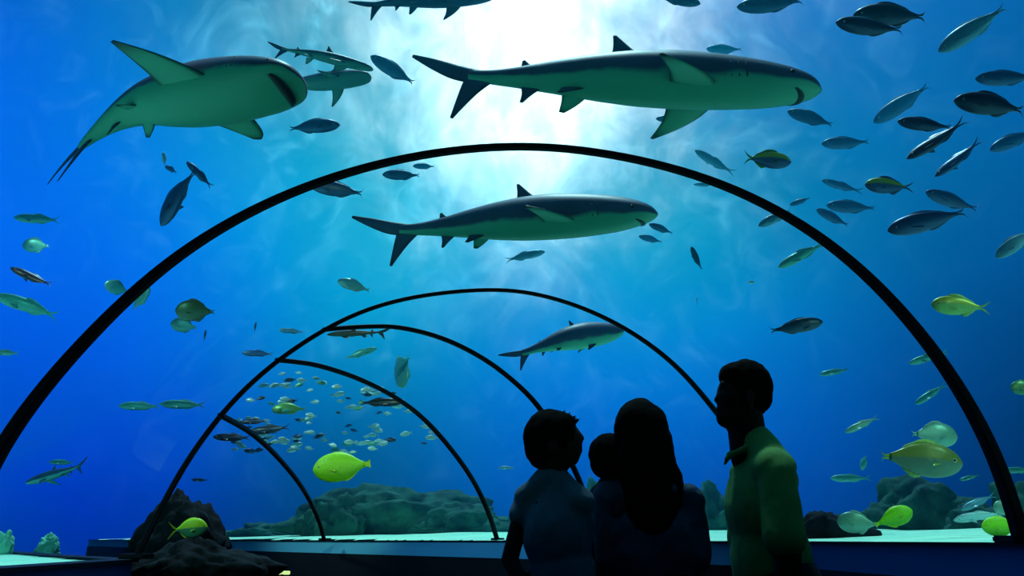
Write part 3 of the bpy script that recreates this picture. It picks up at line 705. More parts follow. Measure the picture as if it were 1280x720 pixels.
# ------------------------------------------------------------------ small lit floor marker at the foot of the far wall
P = at(353, 716, glass_dist(353, 700) - 2.2); P2 = P.copy()
b = bmesh.new(); bmesh.ops.create_cube(b, size=1); wv = 17 / F * (P - CAM).length
bmesh.ops.scale(b, vec=(wv, 0.05, 0.05), verts=b.verts); bmesh.ops.bevel(b, geom=b.edges[:], offset=0.008, segments=3, affect='EDGES')
me = bpy.data.meshes.new('marker_light'); b.to_mesh(me); b.free()
ml, nl, bl = mat_new('pale_yellow_lamp_lens'); bl.inputs['Base Color'].default_value = (0.6, 0.8, 0.3, 1); bl.inputs['Emission Color'].default_value = (0.75, 0.95, 0.35, 1); bl.inputs['Emission Strength'].default_value = 0.8
root = empty('marker_light', (P.x, P.y, P.z)); new_obj('lens', me, ml, root)
b = bmesh.new(); bmesh.ops.create_cone(b, cap_ends=True, segments=20, radius1=0.06, radius2=0.03, depth=max(0.02, P.z - 0.02)); bmesh.ops.translate(b, vec=(0, 0, -(P.z - 0.02) / 2 - 0.02), verts=b.verts)
me = bpy.data.meshes.new('post'); b.to_mesh(me); b.free(); new_obj('post', me, M['plinth'], root)
tag(root, 'small glowing pale yellow marker light at the bottom edge, left of centre', 'light')

# ------------------------------------------------------------------ lights
def spot(name, loc, target, power, size, col, radius=0.25, blend=0.6):
    l = bpy.data.lights.new(name, 'SPOT'); l.energy = power; l.spot_size = math.radians(size); l.spot_blend = blend; l.color = col; l.shadow_soft_size = radius
    o = bpy.data.objects.new(name, l); C.objects.link(o); o.location = loc
    o.rotation_euler = (Vector(target) - Vector(loc)).to_track_quat('-Z', 'Y').to_euler(); return o
GREEN = (0.2, 1.0, 0.5)
spot('belly_fill', (-3.6, -2.5, 0.3), at(250, 120, 4.5), 60, 40, GREEN)  # unseen green spots added behind the camera to fill the shark bellies
spot('belly_fill', (3.2, -1.5, 0.4), at(830, 120, 5), 95, 40, GREEN)
spot('belly_fill', (0.0, -3.0, 0.4), at(640, 270, 5.5), 60, 24, GREEN)
YEL = (0.8, 1.0, 0.5)
spot('ledge_fill', (-2.9, 7.6, 2.3), (-0.9, 9.3, 0.95), 90, 95, (0.25, 0.65, 1.0), 0.1)  # unseen spot added to brighten the far ledge band
spot('tank_fill', (-1.2, 1.0, 4.2), at(428, 584, 11), 1700, 14, YEL)  # this and the spots below: unseen, added to brighten fish, sand and reef
spot('tank_fill', (-3.2, 1.5, 3.8), at(236, 661, 4.7), 110, 22, YEL)
spot('tank_fill', (4.5, 1.0, 3.2), at(1150, 600, 6), 60, 34, (0.6, 1.0, 0.8))
spot('tank_fill', (-5.0, 2.0, 3.4), (-4.2, 6.0, 0.9), 260, 80, (0.25, 1.0, 0.9))
spot('tank_fill', (4.8, 3.6, 3.6), (3.4, 6.5, 1.0), 140, 75, (0.4, 1.0, 0.75))
spot('tank_fill', (1.5, 11.5, 5.0), (0.5, 13.5, 1.0), 150, 85, (0.3, 1.0, 0.7))
spot('tank_fill', (-7.5, 9.0, 5.5), at(400, 505, 13), 700, 50, (0.6, 1.0, 0.9))

# ------------------------------------------------------------------ sand bed outside the walls
def foot_dist(x, y):
    """signed distance outward from the tunnel wall line, side, and position along"""
    q = Vector((x, y, 0)) - MC
    if q.dot(MN) < 0:
        l = x - axis_x(y)
    else:
        l = q.dot(U2) - lat2(q.dot(N2))
    return abs(l) - R, (1 if l > 0 else -1)
def grid_line(lo, hi, f0, f1, fine, coarse):
    out = []; x = lo
    while x < hi:
        out.append(x); x += fine if f0 <= x < f1 else coarse
    out.append(hi); return out
def sand_z(x, y, d, side):
    n = noise.noise(Vector((x * 0.35, y * 0.35, 3))) * 0.5 + noise.noise(Vector((x * 1.3, y * 1.3, 7))) * 0.12
    if side < 0:
        z = 0.925 - 0.02 * d + 0.03 * n * min(1, d)
        z -= 1.2 * sstep(4.5, 8, d)
    else:
        z = 1.04 + 0.26 * (1 - math.exp(-d * 0.16)) + 0.07 * n * min(1, d * .4) + 0.10 * noise.noise(Vector((x * 0.6, y * 0.6, 1))) * sstep(1.0, 4, d)
        z -= 0.8 * sstep(9, 16, d)
    return z
def sand():
    xs = grid_line(-20, 20, -4.5, 4.5, 0.14, 0.6); ys = grid_line(-6, 26, -3, 12, 0.14, 0.6)
    idx = {}; vs = []; fs = []
    for j, y in enumerate(ys):
        for i, x in enumerate(xs):
            d, sd = foot_dist(x, y)
            if d < 0.05: continue
            z = sand_z(x, y, max(0, d - 0.12), sd)
            if d < 0.2: z = min(z, (ZL if sd < 0 else ZR) - 0.015)
            idx[(i, j)] = len(vs); vs.append((x, y, z))
    for j in range(len(ys) - 1):
        for i in range(len(xs) - 1):
            k = [(i, j), (i + 1, j), (i + 1, j + 1), (i, j + 1)]
            if all(q in idx for q in k): fs.append([idx[q] for q in k])
    return mesh_from('sand_bed', vs, fs)
so = new_obj('sand_bed', sand(), M['sand']); so['kind'] = 'structure'; so['label'] = 'pale green sand bed outside the glass'

def rock(name, px, py_base, w, h, gdist, label, cat, mat='rock', seed=0, depth=1.0, lump=0.35, absdist=None, group=None, peak=0.0):
    """rounded lumpy boulder: width and height in picture pixels at its distance"""
    rnd = random.Random(seed)
    dist = absdist or (glass_dist(px, py_base) + gdist)
    P = at(px, py_base, dist); rx = w / F * dist / 2; rz = h / F * dist
    bm = bmesh.new(); bmesh.ops.create_icosphere(bm, subdivisions=5, radius=1)
    off = Vector((rnd.uniform(-50, 50), rnd.uniform(-50, 50), rnd.uniform(-50, 50)))
    for v in bm.verts:
        n = v.co.normalized(); f = 1 + lump * noise.noise(n * 1.6 + off) + lump * 0.5 * noise.noise(n * 4 + off) + lump * 0.22 * noise.noise(n * 10 + off) + lump * 0.1 * noise.noise(n * 24 + off)
        if peak: f *= 1
        z = n.z * f
        if z < 0: z *= 0.35
        x = n.x * f; 
        if peak: x *= 1 - peak * sstep(0, 1, z)
        v.co = Vector((x * rx, n.y * f * rx * depth, z * rz * 1.0))
    me = bpy.data.meshes.new(name); bm.to_mesh(me); bm.free()
    for p in me.polygons: p.use_smooth = True
    o = new_obj(name, me, M[mat]); o.location = P
    tag(o, label, cat, group); return o
# dark boulders standing at the bend, inside the corner
rock('dark_boulder', 226, 690, 124, 70, 0, 'black boulder at the inner corner behind the small yellow and grey tang', 'rock', 'rock_dark', 3, 0.7, 0.30, absdist=6.1, peak=0.45)
rock('dark_boulder', 245, 722, 215, 42, 0, 'low black boulder at the bottom edge below the yellow and grey tang', 'rock', 'rock_dark', 5, 0.5, 0.35, absdist=5.3, peak=0.4)
# reef beyond the sand
rock('reef_boulder', 500, 664, 250, 52, 7.0, 'widest dim green boulder, below and right of the large yellow tang', 'rock', 'rock', 11, 0.5, 0.35)
rock('reef_boulder', 418, 670, 70, 46, 4.5, 'small dark boulder beside the foot of the farthest rib', 'rock', 'rock', 12, 0.6, 0.4)
rock('reef_boulder', 585, 662, 110, 28, 7.0, 'low green boulder above the bright sand left of the boy', 'rock', 'rock', 13, 0.6, 0.4)
rock('reef_boulder', 330, 672, 120, 16, 6.0, 'long low boulder in the haze right of the black corner boulder', 'rock', 'rock', 23, 0.6, 0.4)
rock('reef_boulder', 1030, 676, 140, 36, 1.0, 'dark sloping boulder just right of the man in green', 'rock', 'rock_dark', 14, 0.5, 0.35, peak=0.5)
rock('reef_boulder', 1150, 664, 150, 56, 5.0, 'tall dim boulder under the big olive bream', 'rock', 'rock', 15, 0.6, 0.4)
rock('reef_boulder', 1235, 664, 110, 34, 4.6, 'low boulder behind the foot of the near rib', 'rock', 'rock', 16, 0.6, 0.4)
rock('reef_boulder', 1075, 664, 80, 20, 4.6, 'small boulder behind the pale green fish near the sand', 'rock', 'rock', 17, 0.6, 0.4)
rock('reef_boulder', 1310, 664, 130, 60, 4, 'boulder cut by the right edge of the picture', 'rock', 'rock', 18, 0.6, 0.4)
rock('reef_boulder', 893, 664, 60, 44, 6.0, 'pale teal coral head seen between the woman and the man', 'coral', 'rock', 19, 0.7, 0.5)
rock('reef_boulder', 742, 664, 50, 52, 6.0, 'pale teal coral head seen between the boy and the child', 'coral', 'rock', 20, 0.7, 0.5)
rock('reef_boulder', 60, 690, 26, 20, 4.0, 'round pale coral lump standing on the sand at far left', 'coral', 'coral', 21, 0.7, 0.35)
rock('reef_boulder', 4, 690, 22, 24, 3.6, 'pale coral lump cut by the left edge', 'coral', 'coral', 22, 0.7, 0.35)

# ------------------------------------------------------------------ loft, fins
def loft(secs, nseg=28, power=2.0, cap0=True, cap1=True):
    """secs: (x, zc, top, bottom, halfwidth). returns verts, faces, belly attr"""
    vs = []; fs = []; be = []
    for (x, zc, tp, bt, hw) in secs:
        for k in range(nseg):
            a = 2 * PI * k / nseg; ca, sa = math.cos(a), math.sin(a)
            e = 2.0 / power
            y = hw * math.copysign(abs(ca) ** e, ca); z = math.copysign(abs(sa) ** e, sa)
            z = z * (tp if z > 0 else bt)
            vs.append(Vector((x, y, zc + z))); be.append(0.5 - 0.5 * sa)
    n = len(secs)
    for i in range(n - 1):
        for k in range(nseg):
            k2 = (k + 1) % nseg; fs.append((i * nseg + k, i * nseg + k2, (i + 1) * nseg + k2, (i + 1) * nseg + k))
    for flag, i, x in ((cap0, 0, 0), (cap1, n - 1, 0)):
        if flag:
            c = len(vs); s = secs[i]; vs.append(Vector((s[0], 0, s[1]))); be.append(0.5)
            for k in range(nseg):
                k2 = (k + 1) % nseg
                fs.append((i * nseg + k2, i * nseg + k, c) if i == 0 else (i * nseg + k, i * nseg + k2, c))
    return vs, fs, be
def fin(LE, TE, thick, org=(0, 0, 0), ex=(1, 0, 0), ey=(0, 0, 1), nv=10, nu=8, belly_under=None, edge_w=0.16):
    """leading and trailing edge polylines, root to tip, in the (ex, ey) plane"""
    ex = Vector(ex).normalized(); ey = Vector(ey).normalized(); en = ex.cross(ey).normalized(); org = Vector(org)
    vs = []; fs = []; be = []; ed = []
    def P(pl, v): q = interp([Vector((a, b, 0)) for a, b in pl], v); return q
    for side in (1, -1):
        for i in range(nv + 1):
            v = i / nv; a = P(LE, v); b = P(TE, v)
            for j in range(nu + 1):
                u = j / nu; q = a.lerp(b, u)
                t = thick * (1 - 0.75 * v) * (max(0, 1 - (2 * u - 1) ** 2) ** 0.5) * (1.2 - 0.6 * u)
                vs.append(org + ex * q.x + ey * q.y + en * (side * t))
                be.append(0.0 if belly_under is None else (1.0 if side * belly_under > 0 else 0.0))
                ed.append(max(sstep(1 - edge_w * 2.2, 1.0, v), (1 - sstep(0, edge_w, u)) * 0.9, sstep(1 - edge_w, 1, u) * 0.9))
    o2 = (nv + 1) * (nu + 1)
    g = lambda s, i, j: s * o2 + i * (nu + 1) + j
    for i in range(nv):
        for j in range(nu):
            fs.append((g(0, i, j), g(0, i, j + 1), g(0, i + 1, j + 1), g(0, i + 1, j)))
            fs.append((g(1, i, j), g(1, i + 1, j), g(1, i + 1, j + 1), g(1, i, j + 1)))
    for j in range(nu):
        fs.append((g(0, 0, j), g(1, 0, j), g(1, 0, j + 1), g(0, 0, j + 1))); fs.append((g(0, nv, j), g(0, nv, j + 1), g(1, nv, j + 1), g(1, nv, j)))
    for i in range(nv):
        fs.append((g(0, i, 0), g(0, i + 1, 0), g(1, i + 1, 0), g(1, i, 0))); fs.append((g(0, i, nu), g(1, i, nu), g(1, i + 1, nu), g(0, i + 1, nu)))
    return vs, fs, be, ed
def join(parts):
    vs, fs, be, ed = [], [], [], []
    for p in parts:
        o = len(vs); vs += p[0]; fs += [tuple(i + o for i in f) for f in p[1]]; be += p[2]; ed += p[3] if len(p) > 3 else [0] * len(p[0])
    return vs, fs, be, ed
def uvball(c, rx, ry, rz, n=12):
    vs, fs, be = [], [], []
    secs = []
    for i in range(1, n):
        a = PI * i / n; secs.append((c[0] + rx * math.cos(a), c[2], rz * math.sin(a), rz * math.sin(a), ry * math.sin(a)))
    v, f, b = loft(secs, 16); 
    for q in v: q.y += c[1]
    return v, f, b, [0] * len(v)
def mk(name, data, mat, parent, bend=None):
    vs, fs, be, ed = data if len(data) == 4 else (*data, [0] * len(data[0]))
    if bend: vs = [bend(v) for v in vs]
    me = mesh_from(name, vs, fs, True, {'belly': be, 'edge': ed})
    bm = bmesh.new(); bm.from_mesh(me); bmesh.ops.recalc_face_normals(bm, faces=bm.faces); bm.to_mesh(me); bm.free()
    return new_obj(name, me, mat, parent)
def orient(o, P, ang, yaw=0, roll=0, scale=1.0):
    a, y = math.radians(ang), math.radians(yaw)
    H = (RC * math.cos(a) + UC * math.sin(a)) * math.cos(y) + FC * math.sin(y)
    Z = Vector((0, 0, 1)); Z = (Z - H * Z.dot(H)); 
    if Z.length < 0.2: Z = RC.copy(); Z = Z - H * Z.dot(H)
    Z.normalize(); Y = Z.cross(H).normalized()
    m = Matrix((H, Y, Z)).transposed().to_4x4()
    m = m @ Matrix.Rotation(math.radians(roll), 4, 'X')
    m = Matrix.Translation(P) @ m @ Matrix.Diagonal((scale, scale, scale, 1))
    o.matrix_world = m

# ------------------------------------------------------------------ sharks (unit length, head towards +X, centred)
def tail_bend(k, start=0.05, p=2.0, kz=0.0):
    def f(v):
        d = max(0.0, start - v.x); return Vector((v.x, v.y + k * d ** p, v.z + kz * d ** p))
    return f
def make_shark(name, label, mats=('shark',), bend=None, fat=1.0, tail=1.0, pec=1.0, mouth=True, pec_down=0.5, dors=1.0, wide=1.0, group=None, pel=1.0, pel_down=0.5, ddx=0.0, wing=None, wing2=None, mouth_k=1.0):
    m = M[mats[0]]
    root = empty(name); tag(root, label, 'shark', group)
    T = [  # x, centre z, top, bottom, halfwidth  (fraction of length)
        (0.500, -0.012, .004, .003, .006), (0.495, -0.011, .014, .010, .022), (0.480, -0.010, .024, .018, .036), (0.455, -0.008, .034, .027, .047), (0.42, -0.006, .044, .037, .054),
        (0.37, -0.003, .053, .048, .060), (0.31, 0, .060, .055, .064), (0.24, 0.002, .066, .060, .067), (0.16, 0.004, .070, .062, .068), (0.07, 0.005, .067, .060, .064),
        (-0.02, 0.006, .058, .052, .054), (-0.10, 0.007, .046, .040, .042), (-0.17, 0.008, .034, .030, .031), (-0.23, 0.010, .025, .022, .022), (-0.275, 0.012, .020, .017, .016), (-0.31, 0.016, .018, .015, .012), (-0.345, 0.024, .014, .014, .008)]
    secs = []
    NS = 56
    for i in range(NS + 1):
        x = 0.5 - (0.845) * (i / NS) ** 1.15
        tt = [(-a[0], *a[1:]) for a in T]; zc, tp, bt, hw = lerp_table(tt, -x)
        secs.append((x, zc, tp * fat, bt * fat, hw * wide * fat))
    # round the linear table
    for _ in range(2):
        secs = [secs[0]] + [tuple([secs[i][0]] + [(secs[i - 1][k] + 2 * secs[i][k] + secs[i + 1][k]) / 4 for k in range(1, 5)]) for i in range(1, NS)] + [secs[-1]]
    v, f, b = loft(secs, 32, 2.15)
    # flank: the border between back and belly drops towards the snout
    mk('body', (v, f, b), m, root, bend)
    up = fin([(-0.285, 0.030), (-0.36, 0.050), (-0.44, 0.078 * tail), (-0.505, 0.098 * tail)], [(-0.335, 0.0), (-0.39, 0.016), (-0.45, 0.050 * tail), (-0.508, 0.090 * tail)], 0.007)
    lo = fin([(-0.275, 0.004), (-0.315, -0.030 * tail), (-0.350, -0.070 * tail), (-0.372, -0.098 * tail)], [(-0.350, 0.030), (-0.362, -0.010), (-0.372, -0.055 * tail), (-0.380, -0.094 * tail)], 0.006)
    mk('tail_fin', join([up, lo]), m, root, bend)
    d = dors
    mk('dorsal_fin', fin([(0.155 + ddx, 0.050), (0.105 + ddx, 0.085 * d), (0.075 + ddx, 0.112 * d), (0.058 + ddx, 0.128 * d)], [(0.045 + ddx, 0.045), (0.050 + ddx, 0.075 * d), (0.052 + ddx, 0.100 * d), (0.050 + ddx, 0.126 * d)], 0.007), m, root, bend)
    mk('dorsal_fin', fin([(-0.165, 0.030), (-0.19, 0.048), (-0.203, 0.060)], [(-0.215, 0.022), (-0.212, 0.040), (-0.210, 0.058)], 0.004), m, root, bend)
    mk('anal_fin', fin([(-0.155, -0.022), (-0.178, -0.040), (-0.198, -0.060)], [(-0.208, -0.010), (-0.203, -0.034), (-0.206, -0.058)], 0.004), m, root, bend)
    for s in (1, -1):
        ey = Vector((0, s * math.cos(pec_down), -math.sin(pec_down)))
        le_, te_ = wing or ([(0.265, 0.0), (0.235, 0.075 * pec), (0.185, 0.145 * pec), (0.128, 0.200 * pec)], [(0.150, 0.0), (0.148, 0.060 * pec), (0.140, 0.120 * pec), (0.118, 0.196 * pec)])
        if s > 0 and wing2: le_, te_ = wing2
        mk('pectoral_fin', fin(le_, te_, 0.008, org=(0, s * 0.035, -0.030), ex=(1, 0, 0), ey=ey, belly_under=-s), m, root, bend)
        ey2 = Vector((0, s * math.cos(pel_down), -math.sin(pel_down)))
        mk('pelvic_fin', fin([(-0.035, 0), (-0.065, 0.035 * pel), (-0.098, 0.062 * pel)], [(-0.105, 0), (-0.106, 0.025 * pel), (-0.112, 0.058 * pel)], 0.005, org=(0, s * 0.016, -0.028), ey=ey2, belly_under=-s), m, root, bend)
        e = uvball((0.425, s * 0.049 * wide * fat, 0.004), 0.007, 0.005, 0.007, 8); mk('eye', e, M['eye'], root, bend)
        # gill slits
        gl_ = []
        for k in range(5):
            x = 0.325 - 0.017 * k
            y = 0.0635 * wide * fat
            gl_.append(fin([(x, -0.018), (x - .002, 0.002), (x - 0.004, 0.022)], [(x - 0.003, -0.018), (x - .0055, 0.002), (x - 0.007, 0.022)], 0.0015, org=(0, s * (y - 0.0012), 0), ex=(1, 0, 0), ey=(0, 0, 1), nv=4, nu=2))
        mk('gill_slits', join(gl_), M['mouth'], root, bend)
    if mouth:
        # crescent mouth under the snout
        pts = []
        for i in range(17):
            a = -1.25 + 2.5 * i / 16
            pts.append((0.435 - 0.0 + 0.030 * math.cos(a) - 0.012, 0.042 * wide * fat * math.sin(a)))
        vs, fs = [], []
        rad = 0.0045 * mouth_k
        for i, (x, y) in enumerate(pts):
            zc, tp, bt, hw = lerp_table([(-a[0], *a[1:]) for a in T], -x); hw *= wide * fat; bt *= fat
            zz = zc - bt * max(0.0, 1 - (min(0.97, abs(y) / hw)) ** 2.15) ** (1 / 2.15)
            r = rad * (0.5 + 0.9 * math.cos(PI * (i / 16 - 0.5)))
            for k in range(8):
                a = 2 * PI * k / 8; vs.append(Vector((x + r * 1.3 * math.cos(a), y, zz + 0.6 * r * math.sin(a))))
        for i in range(16):
            for k in range(8): fs.append((i * 8 + k, i * 8 + (k + 1) % 8, (i + 1) * 8 + (k + 1) % 8, (i + 1) * 8 + k))
        mk('mouth', (vs, fs, [0] * len(vs)), M['mouth'], root, bend)
    return root
def place_shark(o, px, py, lpx, ang, w, yaw=0, roll=0):
    dist = glass_dist(px, py) + w
    orient(o, at(px, py, dist), ang, yaw, roll, lpx / F * dist / max(0.4, math.cos(math.radians(yaw))))
s1 = make_shark('reef_shark', 'large dark shark with belly lit green at the top centre, the longest of all', bend=tail_bend(0.18), pec_down=0.12, pec=0.80, fat=1.02, dors=1.0, ddx=-0.04, pel=0.75, pel_down=0.8)
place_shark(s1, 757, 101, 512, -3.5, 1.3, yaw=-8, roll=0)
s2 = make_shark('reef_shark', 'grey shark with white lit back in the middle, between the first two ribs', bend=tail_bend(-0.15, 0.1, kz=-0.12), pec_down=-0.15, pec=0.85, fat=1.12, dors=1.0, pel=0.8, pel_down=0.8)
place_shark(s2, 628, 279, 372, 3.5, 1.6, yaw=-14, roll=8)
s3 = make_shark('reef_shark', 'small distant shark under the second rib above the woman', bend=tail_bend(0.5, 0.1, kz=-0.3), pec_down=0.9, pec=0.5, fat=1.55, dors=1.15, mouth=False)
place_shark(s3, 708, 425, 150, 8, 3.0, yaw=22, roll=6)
s4 = make_shark('reef_shark', 'broad shark at upper left showing its belly lit green and wide mouth', bend=tail_bend(0.5, -0.05, kz=-1.2), pec_down=0.0, fat=1.22, wide=1.25, tail=0.9, pel=1.0, mouth_k=2.2, wing=([(0.27, 0), (0.23, .07), (0.15, .15), (0.05, .22)], [(0.06, 0), (0.065, .06), (0.055, .13), (0.035, .215)]), wing2=([(0.27, 0), (0.275, .06), (0.268, .11), (0.245, .135)], [(0.07, 0), (0.13, .05), (0.18, .095), (0.215, .130)]))
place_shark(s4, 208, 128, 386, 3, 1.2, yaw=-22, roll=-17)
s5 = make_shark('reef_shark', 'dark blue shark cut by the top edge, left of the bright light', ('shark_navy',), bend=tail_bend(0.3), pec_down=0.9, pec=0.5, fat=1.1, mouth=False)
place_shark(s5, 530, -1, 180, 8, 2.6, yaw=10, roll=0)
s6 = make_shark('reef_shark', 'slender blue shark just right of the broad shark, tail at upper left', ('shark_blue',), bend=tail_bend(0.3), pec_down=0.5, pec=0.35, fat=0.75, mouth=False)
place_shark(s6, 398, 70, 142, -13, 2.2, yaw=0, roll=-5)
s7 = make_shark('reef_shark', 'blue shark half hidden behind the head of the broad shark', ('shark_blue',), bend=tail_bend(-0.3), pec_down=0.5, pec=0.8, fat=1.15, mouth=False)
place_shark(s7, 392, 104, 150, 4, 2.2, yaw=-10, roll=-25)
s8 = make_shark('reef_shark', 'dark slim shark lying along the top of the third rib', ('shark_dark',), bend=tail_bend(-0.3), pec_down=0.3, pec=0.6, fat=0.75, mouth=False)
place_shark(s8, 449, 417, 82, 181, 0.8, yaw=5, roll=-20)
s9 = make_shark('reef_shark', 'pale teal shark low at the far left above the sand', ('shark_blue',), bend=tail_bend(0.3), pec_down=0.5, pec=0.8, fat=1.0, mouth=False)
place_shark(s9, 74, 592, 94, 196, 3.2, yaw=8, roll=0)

# ------------------------------------------------------------------ fish prototypes (unit length, head towards +X)
def make_fish(name, label, H=0.36, Wd=0.13, profile='oval', mat='fish', finm='fin_tint', fork=0.5, tail_h=0.28, dors=(0.25, -0.25, 0.05), bend=0.0, detail=True, eye=0.018, bodyL=0.82, group=None, pect=True, nseg=18, cat='fish'):
    root = empty(name); tag(root, label, cat, group)
    xt = 0.5 - bodyL
    if profile == 'oval': prof = [(0, .08), (.04, .40), (.12, .68), (.25, .91), (.4, 1), (.55, .97), (.7, .80), (.84, .50), (.94, .26), (1, .20)]
    elif profile == 'deep': prof = [(0, .05), (.05, .34), (.14, .68), (.28, .95), (.42, 1.0), (.58, .97), (.72, .82), (.84, .52), (.94, .20), (1, .15)]
    else: prof = [(0, .05), (.05, .42), (.14, .75), (.3, .98), (.45, 1), (.62, .9), (.78, .64), (.9, .4), (1, .30)]
    secs = []; N = 22
    for i in range(N + 1):
        t = (i / N) ** 1.15; h, = lerp_table(prof, t); x = 0.5 - bodyL * t
        w = lerp_table([(0, .1), (.1, .6), (.3, 1), (.5, .95), (.8, .45), (1, .12)], t)[0] * Wd / 2
        secs.append((x, 0, h * H * 0.52, h * H * 0.48, w))
    secs = [secs[0]] + [tuple([secs[i][0]] + [(secs[i - 1][k] + 2 * secs[i][k] + secs[i + 1][k]) / 4 for k in range(1, 5)]) for i in range(1, N)] + [secs[-1]]
    bf = tail_bend(bend, 0.1) if bend else None
    mk('body', loft(secs, nseg), M[mat], root, bf)
    hr = prof[-1][1] * H * 0.5
    x1 = xt + 0.015; th = tail_h
    up = fin([(x1, hr * 0.9), (x1 - 0.08, th * 0.42), (-0.5, th)], [(x1, -0.002), (x1 - 0.08 - 0.02 * (1 - fork), 0.0 + th * 0.15), (-0.5 + fork * 0.02, th * 0.92)], 0.008, nv=6, nu=4)
    lo = fin([(x1, -hr * 0.9), (x1 - 0.08, -th * 0.42), (-0.5, -th)], [(x1, 0.002), (x1 - 0.08 - 0.02 * (1 - fork), -th * 0.15), (-0.5 + fork * 0.02, -th * 0.92)], 0.008, nv=6, nu=4)
    if fork < 0.3: 
        fan = fin([(x1, hr), (x1 - 0.07, th * 0.6), (-0.5, th)], [(x1, -hr), (x1 - 0.07, -th * 0.6), (-0.5, -th)], 0.008, nv=6, nu=6); mk('tail_fin', fan, M[finm], root, bf)
    else: mk('tail_fin', join([up, lo]), M[finm], root, bf)
    def hz(x):
        t = (0.5 - x) / bodyL; return lerp_table(prof, max(0, min(1, t)))[0] * H * 0.5
    a, b_, hh = dors
    if detail or True:
        n = 5; base = [(a + (b_ - a) * i / n) for i in range(n + 1)]
        # dorsal: strip standing on the back
        def ridge(sgn, xs, hh):
            vs, fs = [], []
            for side in (1, -1):
                for i, x in enumerate(xs):
                    u = i / (len(xs) - 1); top = hh * (math.sin(PI * min(1, u * 1.25 + 0.12)) * 0.55 + 0.45) * (1 if u < 0.98 else 0.2)
                    if i == 0: top = hh * 0.1
                    z0 = sgn * hz(x) * 0.86; z1 = sgn * (hz(x) + top)
                    vs.append(Vector((x, side * 0.006, z0))); vs.append(Vector((x - top * 0.7, side * 0.0015, z1)))
            m_ = len(xs) * 2
            for i in range(len(xs) - 1):
                fs.append((2 * i, 2 * i + 1, 2 * i + 3, 2 * i + 2)); fs.append((m_ + 2 * i, m_ + 2 * i + 2, m_ + 2 * i + 3, m_ + 2 * i + 1))
                fs.append((2 * i + 1, m_ + 2 * i + 1, m_ + 2 * i + 3, 2 * i + 3)); fs.append((2 * i, 2 * i + 2, m_ + 2 * i + 2, m_ + 2 * i))
            fs.append((0, m_, m_ + 1, 1)); k = 2 * (len(xs) - 1); fs.append((k, k + 1, m_ + k + 1, m_ + k))
            return vs, fs, [0.2 if sgn > 0 else 0.8] * len(vs), [0] * len(vs)
        mk('dorsal_fin', ridge(1, [a + (b_ - a) * i / 8 for i in range(9)], hh), M[finm], root, bf)
        mk('anal_fin', ridge(-1, [-0.02 + (b_ + 0.02) * i / 5 for i in range(6)], hh * 0.8), M[finm], root, bf)
    if detail:
        for s in (1, -1):
            if pect: mk('pectoral_fin', fin([(0.24, 0.0), (0.19, 0.06), (0.12, 0.11)], [(0.19, -0.035), (0.15, -0.01), (0.10, 0.05)], 0.004, org=(0, s * Wd * 0.40, -0.02), ex=(1, 0, 0), ey=(-0.3, s * 0.7, -0.45), nv=5, nu=4), M[finm], root, bf)
            hy = lerp_table([(0, .1), (.1, .6), (.3, 1)], 0.13)[0] * Wd / 2
            ring = mk('eye', uvball((0.5 - 0.13 * bodyL, s * hy * 0.86, H * 0.07), eye, eye * 0.5, eye, 8), M['eyering'], root, bf)
            mk('pupil', uvball((0.5 - 0.13 * bodyL, s * (hy * 0.86 + eye * 0.28), H * 0.07), eye * 0.6, eye * 0.4, eye * 0.6, 8), M['eye'], ring, bf)
    return root
PX = {}
def protos():
    P = {}
    P['jack'] = make_fish('jack_fish', 'x', 0.275, 0.14, 'oval', bodyL=.88, dors=(0.2, -0.26, 0.022), fork=0.8, tail_h=0.085, bend=0.25)
    P['snapper'] = make_fish('snapper', 'x', 0.33, 0.15, 'oval', bodyL=.88, fork=0.5, tail_h=0.10, dors=(0.22, -0.26, 0.035), bend=-0.25)
    P['slim'] = make_fish('slender_fish', 'x', 0.19, 0.11, 'slim', fork=0.5, tail_h=0.09, dors=(0.1, -0.25, 0.03), bend=0.3)
    P['deep'] = make_fish('disc_fish', 'x', 0.54, 0.14, 'oval', bodyL=.88, fork=0.3, tail_h=0.09, dors=(0.22, -0.24, 0.05))
    P['round'] = make_fish('batfish', 'x', 0.98, 0.13, 'deep', fork=0.3, tail_h=0.16, dors=(0.2, -0.22, 0.10))
    P['yback'] = make_fish('yellow_backed_fish', 'x', 0.34, 0.15, 'oval', mat='fish_yellowback', finm='fin_green', fork=0.8, tail_h=0.16, bend=-0.2)
    P['ytop'] = make_fish('yellow_topped_fish', 'x', 0.34, 0.15, 'oval', mat='fish_yellowback', fork=0.5, tail_h=0.13, bend=0.2)
    P['bream'] = make_fish('bream', 'x', 0.44, 0.15, 'oval', mat='bream', finm='fin_tint', fork=0.4, tail_h=0.075, bodyL=.9, eye=0.028)
    P['tang'] = make_fish('yellow_tang', 'x', 0.50, 0.19, 'oval', mat='tang', finm='fin_yellow', fork=0.25, tail_h=0.075, dors=(0.2, -0.24, 0.02), eye=0.020, bodyL=0.89, bend=0.3)
    P['tang2'] = make_fish('yellow_backed_tang', 'x', 0.52, 0.18, 'deep', mat='tang2', finm='fin_yellow', fork=0.6, tail_h=0.24, dors=(0.25, -0.22, 0.03), eye=0.022, bodyL=0.80, bend=-0.5)
    P['small'] = make_fish('small_schooling_fish', 'x', 0.34, 0.14, 'oval', fork=0.5, tail_h=0.14, detail=False, nseg=12)
    return P
PR = protos(); used = {}
DB = (0.012, 0.025, 0.09); BL = (0.015, 0.06, 0.20); PB = (0.10, 0.28, 0.42); GR = (0.10, 0.42, 0.30); PG = (0.20, 0.42, 0.32); NV = (0.008, 0.012, 0.05); SI = (0.45, 0.7, 0.75); DK = (0.01, 0.02, 0.04)
YG = (0.3, 0.5, 0.08)
